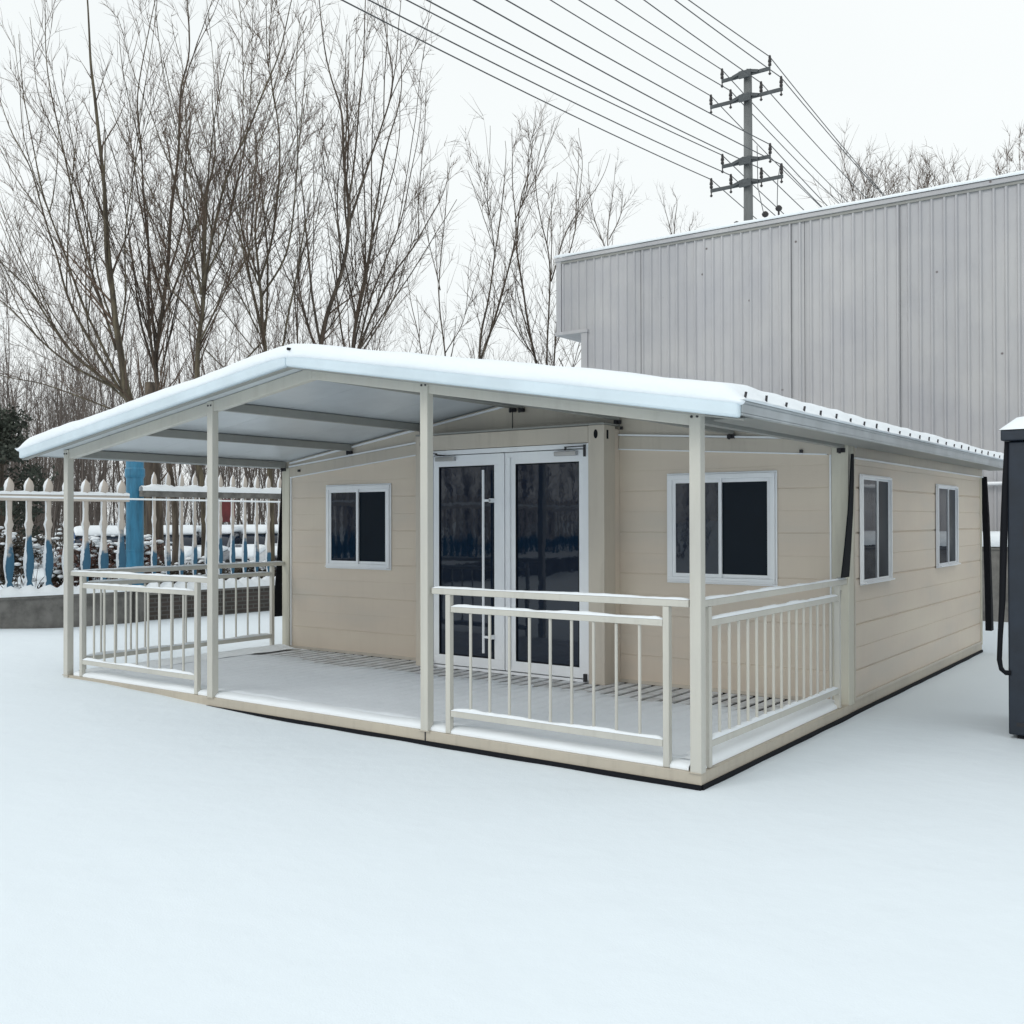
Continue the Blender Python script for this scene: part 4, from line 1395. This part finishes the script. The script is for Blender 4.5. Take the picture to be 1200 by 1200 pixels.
# ------------------------------------------------------------------ parked cars under snow
def car(label, px, d, rz, body_mat):
    g = gnd(px, d)
    e = empty('parked_car', tuple(g), rz); tag(e, label, 'car', 'snow covered cars parked beyond the fence')
    # body cross sections along x (length 4.4), front at -x
    def loft(secs, mt, name, smooth=True):
        b = MB(); rows = []
        for x, w, z0, z1, rr in secs:
            row = []
            for k in range(20):
                a = 2 * math.pi * k / 20
                cx_, sz = math.cos(a), math.sin(a)
                ex = 2 / rr
                yy = math.copysign(abs(cx_) ** ex, cx_) * w / 2
                zz = (z0 + z1) / 2 + math.copysign(abs(sz) ** ex, sz) * (z1 - z0) / 2
                row.append((x, yy, zz))
            row.append(row[0]); rows.append(row)
        b.grid(rows)
        b.f.append(tuple(range(20))[::-1]); n = (len(secs) - 1) * 21; b.f.append(tuple(n + k for k in range(20)))
        o = b.build(name, mt, e, smooth=smooth); return o
    loft([(-2.2, 1.3, .38, .68, 4), (-2.1, 1.6, .3, .76, 5), (-1.6, 1.76, .24, .86, 6), (-.7, 1.8, .22, .93, 6), (.8, 1.8, .22, .96, 6), (1.8, 1.74, .24, .98, 6), (2.12, 1.6, .3, .95, 5), (2.2, 1.4, .4, .9, 4)], body_mat, 'body')
    loft([(-1.0, 1.5, .85, .92, 5), (-.35, 1.42, .85, 1.36, 5), (.0, 1.36, .85, 1.43, 5), (.9, 1.34, .85, 1.43, 5), (1.4, 1.38, .85, 1.33, 5), (2.0, 1.46, .85, .98, 5)], M['glass'], 'cabin_glass')
    loft([(-.42, 1.3, 1.34, 1.42, 4), (-.05, 1.34, 1.38, 1.60, 4), (.9, 1.34, 1.38, 1.62, 4), (1.38, 1.26, 1.32, 1.5, 4)], M['snow_roof'], 'roof_snow')
    loft([(-2.18, 1.25, .66, .74, 4), (-1.9, 1.55, .74, .95, 4), (-1.2, 1.6, .84, 1.04, 4), (-.85, 1.5, .88, 1.0, 4)], M['snow_roof'], 'bonnet_snow')
    pil = MB()
    for s_ in (-1, 1):
        pil.bar((-.9, s_ * .72, .93), (-.3, s_ * .66, 1.38), .05, .06).bar((.45, s_ * .715, .93), (.45, s_ * .66, 1.4), .06, .05).bar((1.9, s_ * .70, .97), (1.35, s_ * .64, 1.38), .06, .08)
    pil.build('pillars', body_mat, e)
    for x in (-1.35, 1.35):
        for s_ in (-1, 1):
            w = MB().lathe([(.2, -.1), (.31, -.09), (.325, 0), (.31, .09), (.2, .1)], 0, 0, 0, 18).build('wheel', M['tyre'], e, smooth=False)
            w.location = (x, s_ * .80, .325); w.rotation_euler = (R(90), 0, 0)
            MB().lathe([(.19, -.115), (.17, -.12), (.03, -.118)] if s_ > 0 else [(.03, .118), (.17, .12), (.19, .115)], 0, 0, 0, 14).build('rim', M['chrome'], w)
    for s_ in (-1, 1):
        h = MB().box(-2.17, -2.0, s_ * .62 - .16, s_ * .62 + .16, .56, .68).build('headlight', M['lamp'], e, bevel=.02)
        MB().box(-.75, -.6, s_ * .98 - .08, s_ * .98 + .08, .93, 1.04).build('mirror', body_mat, e, bevel=.02)
    MB().box(-2.235, -2.19, -.25, .25, .42, .53).build('number_plate', M['lamp'], e)
    MB().box(-2.225, -2.15, -.5, .5, .56, .64).build('grille', M['dark'], e)


face = math.atan2(FW.y, FW.x)
car('snow covered white car seen just right of the dark trunk', 204, 30, face + R(8), M['carwhite'])
car('snow covered grey car partly hidden by the second porch post', 251, 31, face - R(4), M['cargrey'])
car('snow covered car seen between the second porch post and the cabin corner', 290, 32, face + R(3), M['carwhite'])
car('snow covered dark car half hidden by the left corner of the cabin', 332, 33, face + R(2), M['cargrey'])
car('snow covered blue car left of the blue post', 118, 28, face + R(24), M['carblue'])
rb = gnd(262, 36)
o = MB().box(-.4, .4, -.03, .03, 1.7, 2.5).box(-.4, -.34, -.02, .02, 0, 1.5).box(.34, .4, -.02, .02, 0, 1.5).build('red_board', M['redboard'])
o.location = rb; o.rotation_euler = (0, 0, math.atan2(RT.y, RT.x))
tag(o, 'dark red board on legs standing beyond the parked cars', 'board')

# ------------------------------------------------------------------ world and light
w = bpy.data.worlds.new('World'); S.world = w; w.use_nodes = True
nt = w.node_tree; N, L = nt.nodes, nt.links
bg = N['Background']
sky = N.new('ShaderNodeTexSky'); sky.sky_type = 'NISHITA'; sky.sun_disc = False
SUN_EL, SUN_AZ = R(38), R(200)
sky.sun_elevation = SUN_EL; sky.sun_rotation = SUN_AZ
sky.air_density = 1; sky.dust_density = 3
hs = N.new('ShaderNodeHueSaturation'); hs.inputs['Saturation'].default_value = .12
L.new(sky.outputs[0], hs.inputs['Color'])
tc = N.new('ShaderNodeTexCoord')
n1 = N.new('ShaderNodeTexNoise'); n1.inputs['Scale'].default_value = 1.6; n1.inputs['Detail'].default_value = 5
L.new(tc.outputs['Generated'], n1.inputs['Vector'])
rp = N.new('ShaderNodeValToRGB')
rp.color_ramp.elements[0].position = .3; rp.color_ramp.elements[1].position = .7
rp.color_ramp.elements[0].color = (8.7, 9.15, 9.25, 1); rp.color_ramp.elements[1].color = (9.35, 9.7, 9.7, 1)
L.new(n1.outputs['Fac'], rp.inputs['Fac'])
mx = N.new('ShaderNodeMix'); mx.data_type = 'RGBA'; mx.inputs['Factor'].default_value = .9
L.new(hs.outputs[0], mx.inputs['A']); L.new(rp.outputs[0], mx.inputs['B'])
L.new(mx.outputs['Result'], bg.inputs['Color'])
bg.inputs['Strength'].default_value = .1

sd = bpy.data.lights.new('sun', 'SUN'); sd.energy = .6; sd.angle = R(25); sd.color = (1, .97, .93)
so = bpy.data.objects.new('sun', sd); COL.objects.link(so)
# direction towards the sun for sun_rotation a: (sin a, cos a)
v = Vector((math.sin(SUN_AZ) * math.cos(SUN_EL), math.cos(SUN_AZ) * math.cos(SUN_EL), math.sin(SUN_EL)))
so.rotation_euler = v.to_track_quat('Z', 'Y').to_euler()

S.view_settings.view_transform = 'Standard'
S.view_settings.look = 'None'
S.view_settings.gamma = 1
S.view_settings.exposure = .14
S.cycles.max_bounces = 6
